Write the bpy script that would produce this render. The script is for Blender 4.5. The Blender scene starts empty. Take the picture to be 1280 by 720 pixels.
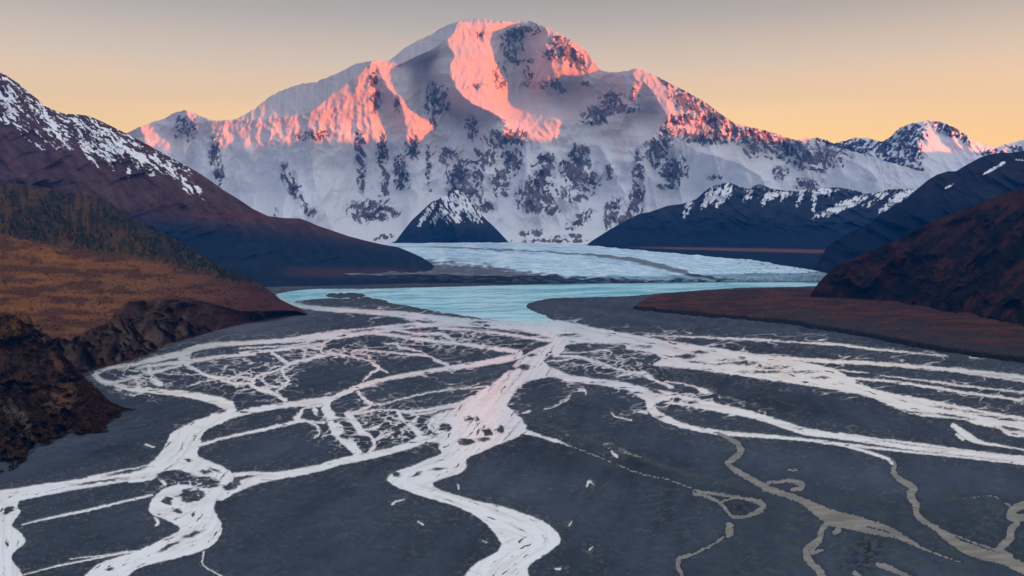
import bpy, math
import numpy as np

C = bpy.context.scene.collection
SC = bpy.context.scene
# ------------------------------------------------------------------ camera
F = 1100.0            # focal length in pixels of a 1280 px wide frame
HOR = 280.0           # image row of the true horizon
CAMH = 250.0
PITCH = math.atan((360 - HOR) / F)
cp, sp = math.cos(PITCH), math.sin(PITCH)

def ray(px, py):
    a = (np.asarray(px, float) - 640) / F
    b = (360 - np.asarray(py, float)) / F
    return a, cp + b * sp, -sp + b * cp          # world dir (x, y, z)

def P(px, py, D):
    dx, dy, dz = ray(px, py)
    k = D / dy
    return dx * k, np.asarray(D, float) + 0 * k, CAMH + dz * k

def proj(x, y, z):
    zz = z - CAMH
    yf = y * cp - zz * sp
    yu = y * sp + zz * cp
    return 640 + F * x / yf, 360 - F * yu / yf

# ------------------------------------------------------------------ noise
def _h(i, j, k, s):
    n = (i * 374761393 + j * 668265263 + k * 2147483647 + s * 974634777) & 0xFFFFFFFF
    n = ((n ^ (n >> 13)) * 1274126177) & 0xFFFFFFFF
    n = (n ^ (n >> 16)) * 2246822519 & 0xFFFFFFFF
    return n ^ (n >> 15)
_G = np.array([[1,1,0],[-1,1,0],[1,-1,0],[-1,-1,0],[1,0,1],[-1,0,1],[1,0,-1],[-1,0,-1],
               [0,1,1],[0,-1,1],[0,1,-1],[0,-1,-1],[1,1,0],[-1,1,0],[0,-1,1],[0,-1,-1]], float)
def pn(x, y, z=0.0, s=0):
    x, y, z = np.broadcast_arrays(np.asarray(x, float), np.asarray(y, float), np.asarray(z, float))
    i, j, k = np.floor(x).astype(np.int64), np.floor(y).astype(np.int64), np.floor(z).astype(np.int64)
    fx, fy, fz = x - i, y - j, z - k
    u, v, w = [t * t * t * (t * (t * 6 - 15) + 10) for t in (fx, fy, fz)]
    r = 0
    for a in (0, 1):
        wa = u if a else 1 - u
        for b in (0, 1):
            wb = v if b else 1 - v
            for c in (0, 1):
                wc = w if c else 1 - w
                g = _G[_h(i + a, j + b, k + c, s) & 15]
                r = r + wa * wb * wc * (g[..., 0] * (fx - a) + g[..., 1] * (fy - b) + g[..., 2] * (fz - c))
    return r
def fbm(x, y, z=0.0, o=5, s=0, g=0.5, l=2.03):
    r, a = 0, 1.0
    for k in range(o):
        r = r + a * pn(x, y, z, s + k); a *= g
        x = np.asarray(x) * l + 3.7; y = np.asarray(y) * l + 1.3; z = np.asarray(z) * l
    return r
def ridged(x, y, z=0.0, o=5, s=0, g=0.5, l=2.07):
    r, a, w = 0, 1.0, 1.0
    for k in range(o):
        n = 1 - np.abs(pn(x, y, z, s + k)) * 1.7
        n = np.clip(n, 0, 1) ** 2 * w
        r = r + a * n; w = np.clip(n * 1.6, 0, 1); a *= g
        x = np.asarray(x) * l + 5.1; y = np.asarray(y) * l + 2.2; z = np.asarray(z) * l
    return r
def ss(a, b, x):
    t = np.clip((x - a) / (b - a), 0, 1); return t * t * (3 - 2 * t)
def mix(a, b, t):
    return np.asarray(a) * (1 - t[..., None]) + np.asarray(b) * t[..., None]

# ------------------------------------------------------------------ mesh from grid
def grid_obj(name, X, Y, Z, mat, attrs=None, colors=None, keep=None, label=None, kind='structure', smooth=True, flip=False):
    R, Cc = X.shape
    co = np.stack([X, Y, Z], -1).reshape(-1, 3)
    idx = np.arange(R * Cc).reshape(R, Cc)
    q = np.stack([idx[:-1, :-1], idx[:-1, 1:], idx[1:, 1:], idx[1:, :-1]], -1).reshape(-1, 4)
    if keep is not None: q = q[keep.reshape(-1)]
    if flip: q = q[:, ::-1]
    used = np.zeros(R * Cc, bool); used[q.reshape(-1)] = True
    remap = np.cumsum(used) - 1
    co = co[used]; q = remap[q]
    me = bpy.data.meshes.new(name)
    me.vertices.add(len(co)); me.vertices.foreach_set('co', co.astype(np.float32).reshape(-1))
    me.loops.add(q.size); me.loops.foreach_set('vertex_index', q.astype(np.int32).reshape(-1))
    me.polygons.add(len(q))
    me.polygons.foreach_set('loop_start', np.arange(0, q.size, 4, dtype=np.int32))
    me.polygons.foreach_set('loop_total', np.full(len(q), 4, np.int32))
    me.polygons.foreach_set('use_smooth', np.full(len(q), smooth))
    me.update(calc_edges=True)
    for k, v in (attrs or {}).items():
        a = me.attributes.new(k, 'FLOAT', 'POINT')
        a.data.foreach_set('value', np.broadcast_to(v, X.shape).reshape(-1)[used].astype(np.float32))
    for k, v in (colors or {}).items():
        a = me.attributes.new(k, 'FLOAT_COLOR', 'POINT')
        v = np.concatenate([v, np.ones(v.shape[:-1] + (1,))], -1).reshape(-1, 4)[used]
        a.data.foreach_set('color', v.astype(np.float32).reshape(-1))
    me.materials.append(mat)
    o = bpy.data.objects.new(name, me); C.objects.link(o)
    if kind: o['kind'] = kind
    if label: o['label'] = label
    return o

# ------------------------------------------------------------------ materials
class NT:
    def __init__(s, name):
        s.m = bpy.data.materials.new(name); s.m.use_nodes = True
        s.t = s.m.node_tree; s.t.nodes.clear()
        s.out = s.t.nodes.new('ShaderNodeOutputMaterial')
        s.b = s.t.nodes.new('ShaderNodeBsdfPrincipled')
        s.t.links.new(s.b.outputs[0], s.out.inputs[0])
    def n(s, typ, **kw):
        nd = s.t.nodes.new(typ)
        for k, v in kw.items(): setattr(nd, k, v)
        return nd
    def l(s, a, b): s.t.links.new(a, b)
    def set(s, sock, v):
        if isinstance(v, bpy.types.NodeSocket): s.l(v, sock)
        else: sock.default_value = v
    def math(s, op, a, b=0.0, c=0.0, clamp=False):
        nd = s.n('ShaderNodeMath', operation=op, use_clamp=clamp)
        s.set(nd.inputs[0], a); s.set(nd.inputs[1], b)
        if len(nd.inputs) > 2: s.set(nd.inputs[2], c)
        return nd.outputs[0]
    def mixc(s, t, a, b, mode='MIX'):
        nd = s.n('ShaderNodeMix', data_type='RGBA', blend_type=mode)
        s.set(nd.inputs[0], t)
        for i, v in ((6, a), (7, b)):
            if isinstance(v, tuple) and len(v) == 3: v = v + (1,)
            s.set(nd.inputs[i], v)
        return nd.outputs[2]
    def attr(s, name, col=False):
        nd = s.n('ShaderNodeAttribute', attribute_name=name)
        return nd.outputs['Color'] if col else nd.outputs['Fac']
    def coord(s, scale):
        tc = s.n('ShaderNodeNewGeometry'); mp = s.n('ShaderNodeMapping')
        s.l(tc.outputs['Position'], mp.inputs[0]); mp.inputs['Scale'].default_value = scale
        return mp.outputs[0]
    def noise(s, scale, vec=None, detail=5, rough=0.55, dist=0.0):
        nd = s.n('ShaderNodeTexNoise'); s.set(nd.inputs['Scale'], scale)
        nd.inputs['Detail'].default_value = detail; nd.inputs['Roughness'].default_value = rough
        nd.inputs['Distortion'].default_value = dist
        if vec is None: vec = s.coord((1, 1, 1))
        s.l(vec, nd.inputs['Vector'])
        return nd.outputs['Fac']
    def ramp(s, x, a, b):
        nd = s.n('ShaderNodeMapRange', interpolation_type='SMOOTHSTEP')
        s.set(nd.inputs[0], x); nd.inputs[1].default_value = a; nd.inputs[2].default_value = b
        return nd.outputs[0]
    def bump(s, h, strength, dist):
        nd = s.n('ShaderNodeBump'); nd.inputs['Strength'].default_value = strength
        nd.inputs['Distance'].default_value = dist; s.l(h, nd.inputs['Height'])
        s.l(nd.outputs[0], s.b.inputs['Normal'])

def mat_land(name, px_m, snow_soft=0.12, var=0.5, bump=0.6, zsq=1.0, snowcol=(0.88, 0.90, 0.94), rough=0.95):
    """colour attribute 'albedo' broken up by noise, with snow where attribute 'snow' says; px_m = size of one pixel there"""
    k = NT(name)
    v = k.coord((1, 1, zsq))
    n1 = k.noise(0.25 / px_m, v, 6, 0.65)
    n2 = k.noise(0.05 / px_m, v, 6, 0.6)
    base = k.attr('albedo', True)
    f = k.math('ADD', k.math('MULTIPLY', n1, 1.2 * var), k.math('MULTIPLY', n2, 0.8 * var))
    f = k.math('ADD', f, 1.0 - var)
    cm = k.n('ShaderNodeVectorMath', operation='SCALE'); k.l(base, cm.inputs[0]); k.l(f, cm.inputs['Scale'])
    sn = k.math('ADD', k.attr('snow'), k.math('MULTIPLY', k.math('SUBTRACT', n1, 0.5), 1.1))
    sn = k.math('ADD', sn, k.math('MULTIPLY', k.math('SUBTRACT', n2, 0.5), 0.5))
    m = k.ramp(sn, 0.5 - snow_soft, 0.5 + snow_soft)
    col = k.mixc(m, cm.outputs[0], k.mixc(k.attr('upper_shade'), snowcol, (0.60, 0.525, 0.52)))  # second snow colour paints in the darker shade and redder glow up high
    k.l(col, k.b.inputs['Base Color']); k.b.inputs['Roughness'].default_value = rough
    k.b.inputs['Specular IOR Level'].default_value = 0.03
    bs = k.math('MULTIPLY', n1, k.math('SUBTRACT', 1.25, m))
    k.bump(bs, bump, px_m * 4)
    return k.m

# ------------------------------------------------------------------ relief bodies
def line(pts, px):
    p = np.array(sorted(pts), float)
    return np.interp(px, p[:, 0], p[:, 1]), np.interp(px, p[:, 0], p[:, 2])

def smooth_path(pts):
    return pts

def relief(px, lines, rows, back=None, step_back=14):
    """grid between contour lines (bottom to top) given in bearings and distances, and the far side behind the crest"""
    PY, DD = [], []
    L = [line(l, px) for l in lines]
    for i in range(len(L) - 1):
        n = rows[i]
        for t in np.linspace(0, 1, n, endpoint=(i == len(L) - 2)):
            PY.append(L[i][0] * (1 - t) + L[i + 1][0] * t)
            DD.append(L[i][1] * (1 - t) + L[i + 1][1] * t)
    PX = np.broadcast_to(px, (len(PY), len(px)))
    return PX.copy(), np.array(PY), np.array(DD)

def ell(px, py, L, soft=0.6):
    """max field of tilted ellipses: (cx, cy, rx, ry[, strength[, tilt deg]])"""
    r = np.zeros(np.broadcast(px, py).shape)
    for e in L:
        cx, cy, rx, ry = e[:4]; s = e[4] if len(e) > 4 else 1.0; a = math.radians(e[5]) if len(e) > 5 else 0
        dx, dy = px - cx, py - cy
        u = (dx * math.cos(a) + dy * math.sin(a)) / rx; v = (-dx * math.sin(a) + dy * math.cos(a)) / ry
        r = np.maximum(r, s * np.clip(1.0 - (np.sqrt(u * u + v * v) - soft) / (2 * (1 - soft) + 0.2), 0, 1))
    return r

def ribs(px, py, D, L):
    """depth offset towards the viewer of spurs whose crest is x(y); (pts[(x,y,A)], slope_left, slope_right)"""
    off = np.zeros(px.shape); mpp = D / F
    for pts, sl, sr in L:
        p = np.array(sorted(pts, key=lambda t: t[1]), float)
        xc = np.interp(py, p[:, 1], p[:, 0]); A = np.interp(py, p[:, 1], p[:, 2])
        A = A * ss(p[0, 1] - 14, p[0, 1] + 0, py) * (1 - ss(p[-1, 1], p[-1, 1] + 25, py))
        xc = xc + 3.0 * pn(px * 0 + p[0, 0] * .37, py / 9.0, 0.5, 91)
        d = (px - xc) * mpp
        o = A - np.where(d < 0, -d * sl, d * sr)
        k = 40.0
        off = np.logaddexp(off / k, np.maximum(o, -500) / k) * k
    return off - 40 * math.log(2) * 0

def finish(name, PX, PY, D, mat, albedo, snow, label, upper_shade=None, zoff=0, back_drop=None, back_len=None, drop_floor=-60, disp=None):
    X, Y, Z = P(PX, PY, D)
    if disp is not None: Z = Z + disp
    # the far side of the crest, falling away from the viewer
    nb = 12
    H = np.maximum(Z[-1] + 30, 30)
    bl = back_len or float(np.mean(H)) * 1.8
    Xb, Yb, Zb, Ab, Sb = [X], [Y], [Z], [albedo], [snow]
    for i in range(1, nb + 1):
        t = i / nb
        w = bl * t
        yb = Y[-1] + w
        xb = X[-1] * yb / Y[-1]
        zb = Z[-1] - (H + 20) * (0.15 * t + 0.85 * t * t) + 0.08 * H * fbm(xb / 900, yb / 900, 0, 4, 71) * math.sin(math.pi * t)
        zray = CAMH + (Z[-1] - CAMH) * yb / Y[-1]
        zb = np.minimum(zb, np.where(Z[-1] < CAMH + 40, zray - .10 * w - 1.5, 1e9))
        Xb.append(xb[None]); Yb.append(yb[None]); Zb.append(zb[None]); Ab.append(albedo[-1:]); Sb.append(snow[-1:])
    X, Y, Z = np.concatenate(Xb), np.concatenate(Yb), np.concatenate(Zb)
    A, S = np.concatenate(Ab), np.concatenate(Sb)
    # foot skirt under the plain
    X = np.concatenate([X[:1], X]); Y = np.concatenate([Y[:1] - 5, Y]); Z = np.concatenate([np.minimum(Z[:1], 0) - 40, Z])
    A = np.concatenate([A[:1], A]); S = np.concatenate([S[:1], S])
    CR = np.zeros(X.shape) if upper_shade is None else np.concatenate([upper_shade[:1], upper_shade] + [upper_shade[-1:]] * nb)
    return grid_obj(name, X, Y, Z, mat, {'snow': S, 'upper_shade': CR}, {'albedo': A}, label=label)

# ================================================================== SNOW MOUNTAIN
SKY_MAIN = [(60, 205), (110, 182), (160, 165), (182, 156), (200, 150), (216, 142), (230, 137.5), (240, 139), (250, 145), (265, 151), (280, 150.5), (295, 149), (308, 142),
            (320, 135), (335, 122), (352, 113), (375, 105), (397, 102), (422, 91), (445, 80), (465, 75.5), (487, 75), (505, 61), (522, 51), (540, 42), (557, 32),
            (568, 28), (580, 25), (602, 22.5), (615, 25), (640, 26), (660, 25.5), (677, 32), (690, 38), (705, 45), (720, 54), (732, 62), (742, 76), (750, 87), (762, 91), (778, 89),
            (795, 86), (808, 89), (825, 97), (842, 107), (860, 116), (873, 123), (887, 132), (903, 144), (920, 155), (940, 159), (955, 163), (970, 166), (985, 173), (997, 175), (1010, 172),
            (1040, 182), (1075, 192), (1120, 205), (1180, 222)]
px = np.arange(60, 1180.5, 1.0)
sky = [(x, y, 12300 + (240 - y) * 6.2) for x, y in SKY_MAIN]
PX, PY, D = relief(px, [[(60, 312, 10300), (1180, 312, 10300)], [(60, 286, 11500), (520, 288, 11500), (640, 290, 11450), (760, 288, 11500), (1180, 280, 11500)],
                        [(60, 240, 12300), (1180, 240, 12300)], sky], [26, 50, 230])
D = D.copy()
T = np.clip((PY - PY[-1:]) / 60.0, 0, 1)
RB = [
    ([(232, 138, 330), (240, 152, 360), (246, 175, 260), (262, 215, 160)], 0.85, 0.8),
    ([(176, 158, 260), (182, 178, 240)], 0.7, 0.5),
    ([(470, 80, 640), (478, 98, 620), (490, 115, 600), (502, 132, 520), (508, 160, 380), (512, 200, 220)], 0.9, 0.55),
    ([(449, 92, 560), (450, 118, 560), (458, 140, 420), (470, 175, 300)], 1.0, 0.7),
    ([(430, 110, 560), (425, 150, 430), (432, 200, 200)], 0.9, 0.5),
    ([(492, 84, 500), (532, 66, 620), (552, 55, 620)], 0.8, 0.8),
    ([(572, 30, 720), (560, 50, 760), (568, 72, 800), (561, 92, 850), (573, 116, 820), (590, 130, 760), (618, 142, 720), (632, 150, 720), (628, 175, 620), (612, 205, 480), (596, 250, 260)], 1.3, 0.55),
    ([(681, 34, 720), (683, 50, 740), (677, 68, 700), (672, 84, 560), (664, 110, 300)], 1.1, 0.5),
    ([(795, 86, 640), (791, 105, 660), (788, 134, 520), (775, 160, 280)], 1.0, 0.75),
    ([(802, 95, 600), (820, 120, 660), (831, 142, 760), (818, 170, 760), (802, 200, 600), (792, 226, 480), (776, 248, 300)], 1.1, 0.36),
    ([(686, 190, 330), (676, 225, 420), (668, 262, 260)], 0.8, 0.8),
    ([(728, 182, 300), (730, 215, 380), (722, 245, 240)], 0.8, 0.8),
    ([(905, 168, 300), (925, 200, 280), (935, 230, 150)], 0.7, 0.6),
    ([(470, 225, 260), (462, 270, 220)], 0.7, 0.7),
    ([(368, 210, 200), (388, 260, 200)], 0.6, 0.7),
]
off = ribs(PX, PY, D, RB)
# broad buttress whose upper rim runs obliquely below the left shoulder
bx = np.array([(225, 156, 150), (245, 153, 380), (262, 152, 470), (295, 151, 520), (330, 149.5, 560), (362, 147, 610), (392, 138, 650), (412, 121, 680), (440, 100, 720), (465, 78, 760), (480, 74, 500), (500, 70, 0)], float)
byc = np.interp(PX, bx[:, 0], bx[:, 1]) + 2.0 * fbm(PX / 14, 0.2, 0, 4, 174); bA = np.interp(PX, bx[:, 0], bx[:, 2])
dyb = (PY - byc) * D / F
bo = bA - np.where(dyb < 0, -dyb * 1.15, dyb * .42) - 28 * fbm(PX / 16, PY / 40, 0, 4, 175)
off = np.logaddexp(off / 30, np.maximum(bo, -300) / 30) * 30
rockL = [(268, 192, 6, 16, .8), (274, 214, 5, 12, .8), (232, 160, 12, 14, .55), (355, 215, 4, 12, .8), (368, 235, 6, 16, .9, -25), (385, 262, 10, 5, .8, 40), (345, 275, 3, 12, .5), (390, 170, 20, 6, .55),
         (450, 190, 5, 20, .85), (452, 225, 4, 14, .85), (460, 264, 20, 11, .95), (482, 260, 14, 8, .8, 30), (478, 190, 6, 16, .8), (482, 228, 5, 14, .8), (500, 215, 7, 18, .8), (515, 185, 8, 12, .8), (505, 225, 7, 10, .7), (535, 205, 3, 20, .75),
         (535, 235, 4, 8, .6), (468, 100, 5, 9, .7), (470, 128, 5, 12, .75), (497, 130, 4, 10, .6), (545, 125, 12, 15, .8), (542, 150, 4, 16, .6), (590, 160, 7, 12, .75), (560, 195, 14, 10, .65), (575, 222, 13, 20, .95), (595, 218, 8, 14, .85),
         (587, 240, 12, 8, .9), (608, 196, 12, 10, .8, 30), (627, 174, 16, 10, 1.0), (645, 172, 12, 8, .95), (640, 200, 11, 14, .9), (625, 225, 10, 14, .75), (628, 243, 7, 5, .9), (608, 257, 9, 6, .9), (600, 108, 12, 4, .5), (625, 95, 8, 14, .55),
         (600, 45, 8, 5, .5), (655, 38, 22, 7, .85, -20), (640, 62, 12, 16, .62), (660, 90, 8, 20, .5), (690, 66, 12, 6, .85), (712, 68, 20, 8, .9, 35), (700, 50, 10, 6, .6), (695, 108, 16, 8, .6), (732, 104, 5, 3, .8),
         (752, 140, 20, 9, .9, -20), (765, 125, 12, 8, .8), (745, 148, 12, 7, .85), (780, 135, 14, 6, .8), (792, 118, 5, 12, .6), (835, 104, 12, 5, .6, 35), (865, 130, 26, 12, .72, 35), (890, 150, 24, 14, .8, 35), (885, 172, 24, 7, .85), (850, 150, 16, 8, .5), (845, 165, 14, 6, .6),
         (832, 172, 7, 16, .9), (815, 185, 10, 8, .85, -40), (842, 212, 14, 14, .92), (822, 190, 10, 18, .8), (798, 222, 6, 24, .85), (835, 232, 12, 4, .8), (762, 215, 8, 10, .6), (795, 255, 7, 20, .85), (765, 266, 7, 16, .95, 15), (782, 274, 12, 6, .9, -30),
         (684, 199, 9, 6, 1.0), (676, 222, 11, 16, 1.0, 15), (668, 246, 17, 16, 1.0), (690, 262, 7, 6, .95), (712, 212, 10, 10, .9), (724, 200, 10, 16, 1.0), (734, 226, 12, 9, .95), (722, 220, 12, 14, .9), (724, 248, 15, 4, .8, -15), (724, 275, 16, 6, .7, -35), (705, 240, 8, 6, .8),
         (655, 292, 5, 4, .9), (671, 290, 6, 4, .9), (697, 296, 6, 2, .7), (690, 301, 34, 2.2, .9), (717, 295, 8, 2.5, .9), (720, 301, 9, 2, .8), (480, 296, 12, 3, .7, -10),
         (945, 172, 26, 10, .85, 12), (985, 186, 28, 12, .85, 10), (920, 165, 12, 9, .8), (1020, 195, 30, 14, .85), (893, 222, 8, 3, .8), (975, 215, 8, 8, .7), (1010, 230, 14, 6, .8), (942, 187, 10, 8, .7)]
rk = ell(PX, PY, rockL, .25)
for hx, hy, hrx, hry, ha in [(650, 78, 30, 52, 520), (655, 135, 34, 30, 330), (708, 122, 30, 20, 280), (532, 108, 16, 34, 240), (760, 122, 24, 22, 200), (812, 150, 14, 20, 200)]:
    D = D + ha * np.exp(-(((PX - hx) / hrx) ** 2 + ((PY - hy) / hry) ** 2) ** 1.5)
X, Y, Z = P(PX, PY, D)
# fall-line fluting plus fractal relief; stronger where rock breaks the snow
flute = ridged(X / 420, Z / 1500, Y / 3000, 5, 11) - 0.75
frac = fbm(X / 900, Z / 900, Y / 1500, 6, 31)
fine = ridged(X / 130, Z / 200, Y / 400, 4, 51) - 0.7
up = ss(300, 270, PY)
D = D - off * (0.25 + 0.75 * up)
D = D - (flute * 175 * (.24 + .76 * ss(165, 215, PY)) + frac * 190 * (.45 + .55 * ss(165, 215, PY))) * up * (0.6 + 0.4 * rk) - fine * (16 + 60 * rk) * up
wpr = 9 * fbm(PX / 26, PY / 26, 0, 3, 75)
spur = ridged(X / 1050 + .25 * fbm(X / 800, Z / 800, 0, 3, 190), Z / 2600, Y / 5000, 3, 191, .45) - .7
D = D - spur * 300 * ss(170, 205, PY) * ss(296, 270, PY)
gully = 1.1 * fbm((PX + wpr) / 5.0, (PY + wpr) / 9.0, 0, 5, 77, .62)
big = fbm(PX / 30, PY / 30, 0, 4, 78)
gf = fbm(PX / 2.2 + PY / 5, PY / 3.2, 0, 3, 76)
snow = 1.0 - np.clip(rk * 1.0 + (gully * 0.9 + gf * .45) * np.clip(rk * 2.2, 0.13, 1) + 0.08 * np.clip(big, 0, 1), 0, 1)
PYs = PY + 1.2 * fbm(PX / 5, 0.5, 0, 3, 5) * (1 - np.clip((PY - PY[-1:]) / 20, 0, 1))
warm = fbm(PX / 12, PY / 12, 0, 3, 66)[..., None]
alb = np.array([0.21, 0.18, 0.19]) * (1 + 0.6 * warm)
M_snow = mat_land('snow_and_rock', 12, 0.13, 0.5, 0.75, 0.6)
finish('snow_mountain', PX, PYs, D, M_snow, alb, snow, 'great snow-covered mountain filling the background, its upper ridges glowing red', upper_shade=np.clip(ss(230, 120, PY + 30 * fbm(PX / 40, PY / 30, 0, 5, 180)), 0, 1))  # snow colour darkens with height, standing in for deeper shade

# ================================================================== EAST SNOWY PEAK
px = np.arange(940, 1420.5, 1.0)
SKY_E = [(940, 200), (985, 186), (1005, 176), (1020, 171), (1030, 174), (1042, 179), (1056, 176), (1072, 172), (1088, 173), (1102, 177), (1112, 172), (1122, 162), (1135, 155), (1148, 153), (1160, 150), (1175, 152), (1185, 156),
         (1198, 162), (1210, 170), (1220, 177), (1230, 181), (1247, 184), (1258, 180), (1280, 175), (1310, 165), (1350, 172), (1420, 200)]
PX, PY, D = relief(px, [[(940, 300, 12000), (1420, 300, 12000)], [(940, 250, 12900), (1420, 250, 12900)], [(x, y, 15000) for x, y in SKY_E]], [20, 150])
rk = .92 * ell(PX, PY, [(1040, 185, 60, 12, .9), (1045, 208, 34, 18, .9, 20), (1010, 186, 24, 10, .9), (1062, 222, 10, 12, .8), (1105, 185, 10, 16, .9), (1130, 172, 24, 16, .9, -20), (1140, 190, 12, 16, .8), (1186, 160, 18, 8, .95, 18), (1205, 172, 8, 5, .8, 35), (1118, 205, 16, 12, .8),
                 (1103, 212, 10, 8, .85), (1140, 220, 14, 18, .85), (1128, 238, 20, 8, .8), (1240, 190, 18, 4, .6), (1280, 188, 20, 10, .6), (1080, 240, 20, 8, .8)], .3)
off = ribs(PX, PY, D, [([(1155, 150, 520), (1152, 175, 500), (1142, 215, 300)], .8, .6), ([(1190, 158, 480), (1210, 176, 520), (1225, 195, 380)], .8, .5), ([(1112, 172, 300), (1100, 205, 240)], .7, .7),
                       ([(1072, 173, 350), (1066, 215, 260)], .8, .7), ([(1024, 172, 350), (1030, 205, 300)], .8, .7)])
X, Y, Z = P(PX, PY, D)
D = D - off - (ridged(X / 420, Z / 1400, Y / 3000, 5, 12) - .75) * 150 * (.6 + .6 * rk) - fbm(X / 900, Z / 900, 0, 5, 32) * 120 - (ridged(X / 130, Z / 200, 0, 4, 52) - .7) * (12 + 100 * rk)
snow = 1 - np.clip(rk * .95 + 1.0 * fbm((PX + PY * .5) / 4.5, PY / 7, 0, 5, 79, .62) * np.clip(rk * 2, .25, 1), 0, 1)
alb = np.array([0.10, 0.085, 0.095]) * (1 + 0.5 * fbm(PX / 12, PY / 12, 0, 3, 67)[..., None])
PYs = PY + 1.2 * fbm(PX / 5, 0.7, 0, 3, 6) * (1 - np.clip((PY - PY[-1:]) / 20, 0, 1))
finish('snowy_peak', PX, PYs, D, M_snow, alb, snow, 'rounded snow-streaked peak at the right of the skyline with a small red-lit crown')

# ================================================================== CENTRE PYRAMID
M_hill = mat_land('bare_rock_slope', 7, 0.14, 0.45, 0.5, 0.8)
px = np.arange(478, 652.5, 0.7)
SKY_C = [(478, 309), (495, 301), (503, 290), (515, 275), (528, 263), (540, 252), (547, 250), (554, 245), (562, 241), (570, 237), (575, 239), (580, 243), (588, 252), (595, 260), (605, 272), (615, 281), (625, 291), (635, 302), (652, 312)]
PX, PY, D = relief(px, [[(478, 309, 9800), (652, 309, 9800)], [(x, y, 10300 + (310 - y) * 9) for x, y in SKY_C]], [110])
off = ribs(PX, PY, D, [([(547, 250, 260), (556, 268, 300), (575, 290, 200)], .7, .6), ([(571, 237, 200), (590, 262, 260), (612, 290, 160)], .6, .7), ([(520, 272, 160), (515, 300, 140)], .6, .6)])
X, Y, Z = P(PX, PY, D)
D = D - off - (ridged(X / 200, Z / 420, 0, 5, 13) - .7) * 70 - fbm(X / 300, Z / 300, 0, 4, 33) * 50
sn = ell(PX, PY, [(575, 252, 12, 12, 1), (590, 264, 14, 7, 1, 48), (566, 262, 6, 12, .85, -35), (556, 268, 5, 12, .7, -30), (560, 248, 9, 5, .9), (572, 274, 5, 10, .75, -50), (528, 276, 3, 14, .8, 25), (545, 274, 5, 9, .55, 30), (538, 262, 3, 10, .7, 30)], .55)
snow = np.clip(sn * .85 + 1.3 * fbm((PX - PY * .6) / 3, (PY + PX * .6) / 9, 0, 5, 80, .6) * np.clip(sn * 2, 0, 1), 0, 1) * ss(289, 278, PY)
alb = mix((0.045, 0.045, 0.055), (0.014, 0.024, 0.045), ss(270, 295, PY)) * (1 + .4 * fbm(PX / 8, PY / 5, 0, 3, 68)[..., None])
finish('rocky_peak', PX, PY, D, M_hill, alb, snow, 'small dark rocky pyramid with a snowy right flank, standing where the glacier meets the snow mountain')

# ================================================================== RIGHT DARK FOOTHILLS
px = np.arange(700, 1260.5, 0.9)
SKY_R = [(700, 318), (727, 310.5), (740, 301), (762, 287), (780, 277), (800, 267), (812, 265), (835, 257), (852, 255), (870, 249), (880, 240), (887, 234.5), (900, 230), (912, 228), (922, 232), (935, 236.5), (943, 232), (950, 230), (965, 236),
         (980, 238), (995, 239), (1010, 236), (1030, 235), (1045, 234), (1060, 236), (1070, 238), (1082, 242), (1095, 241), (1110, 237), (1125, 236), (1140, 236), (1165, 234), (1200, 228), (1260, 230)]
BASE_R = [(700, 315, 7900), (760, 317.5, 7300), (860, 321, 6700), (935, 327, 5850), (1010, 337, 4820), (1034, 343, 4360), (1260, 350, 3930)]
MID_R = [(700, 314, 8300), (800, 309, 7900), (900, 307.5, 7500), (1030, 309, 6600), (1260, 300, 6300)]
PX, PY, D = relief(px, [BASE_R, MID_R, [(x, y, 9400 - max(0, x - 1000) * 3) for x, y in SKY_R]], [24, 110])
off = ribs(PX, PY, D, [([(905, 229, 300), (895, 262, 260), (880, 290, 140)], .6, .5), ([(950, 231, 260), (958, 270, 230), (965, 295, 120)], .6, .6), ([(1030, 235, 260), (1020, 265, 260), (1005, 295, 140)], .6, .6), ([(1140, 236, 300), (1085, 262, 340), (1050, 285, 200)], .5, .6), ([(840, 258, 150), (820, 290, 120)], .5, .5)])
X, Y, Z = P(PX, PY, D)
hi = ss(300, 275, PY)
D = D - off * hi - ((ridged(X / 260, Z / 620, Y / 900, 5, 14) - .7) * 110 + fbm(X / 500, Z / 500, 0, 4, 34) * 60) * hi
sn = ell(PX, PY, [(860, 260, 4, 11, .75, 25), (884, 250, 4, 12, .8, 30), (893, 246, 3, 12, .75, 30), (903, 246, 4, 14, .85, 30), (911, 238, 3, 9, .6), (956, 250, 3, 9, .7, 35), (966, 245, 9, 3, .75, -30), (1000, 247, 3, 10, .7, 20), (1018, 252, 3, 14, .75, 5), (1048, 260, 28, 4.5, 1.1, -22), (1028, 240, 10, 4, .6),
                 (1115, 253, 18, 4, 1.0, -38), (1128, 245, 16, 4, .95, -38), (1100, 245, 8, 3, .7, -30), (1085, 256, 8, 3, .6, -20), (980, 245, 3, 7, .6, 20), (935, 245, 4, 8, .5, 30)], .5)
snow = np.clip(sn * .85 + .45 * 2.0 * fbm((PX + PY * .4) / 3.4, PY / 5, 0, 5, 81, .62) * np.clip(sn * 2 + .4 * ss(262, 242, PY), 0, 1) + .28 * ss(262, 236, PY), 0, 1)
strip = ss(2.8, 1.6, np.abs(PY - (308.5 + (PX - 900) * .022 + 3.0))  / (.55 + .45 * ss(800, 1000, PX))) * ss(775, 850, PX + 14 * fbm(PX / 20, PY / 2, 0, 3, 3))
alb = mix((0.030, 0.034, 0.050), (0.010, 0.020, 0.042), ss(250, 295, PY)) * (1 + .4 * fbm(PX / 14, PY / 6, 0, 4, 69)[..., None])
alb = mix(alb, (0.20, 0.085, 0.07), strip * .8)
finish('dark_foothills', PX, PY, D, M_hill, alb, snow, 'dark foothills with snow streaks near their tops and a rusty bench along their foot, right of the glacier')

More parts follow.
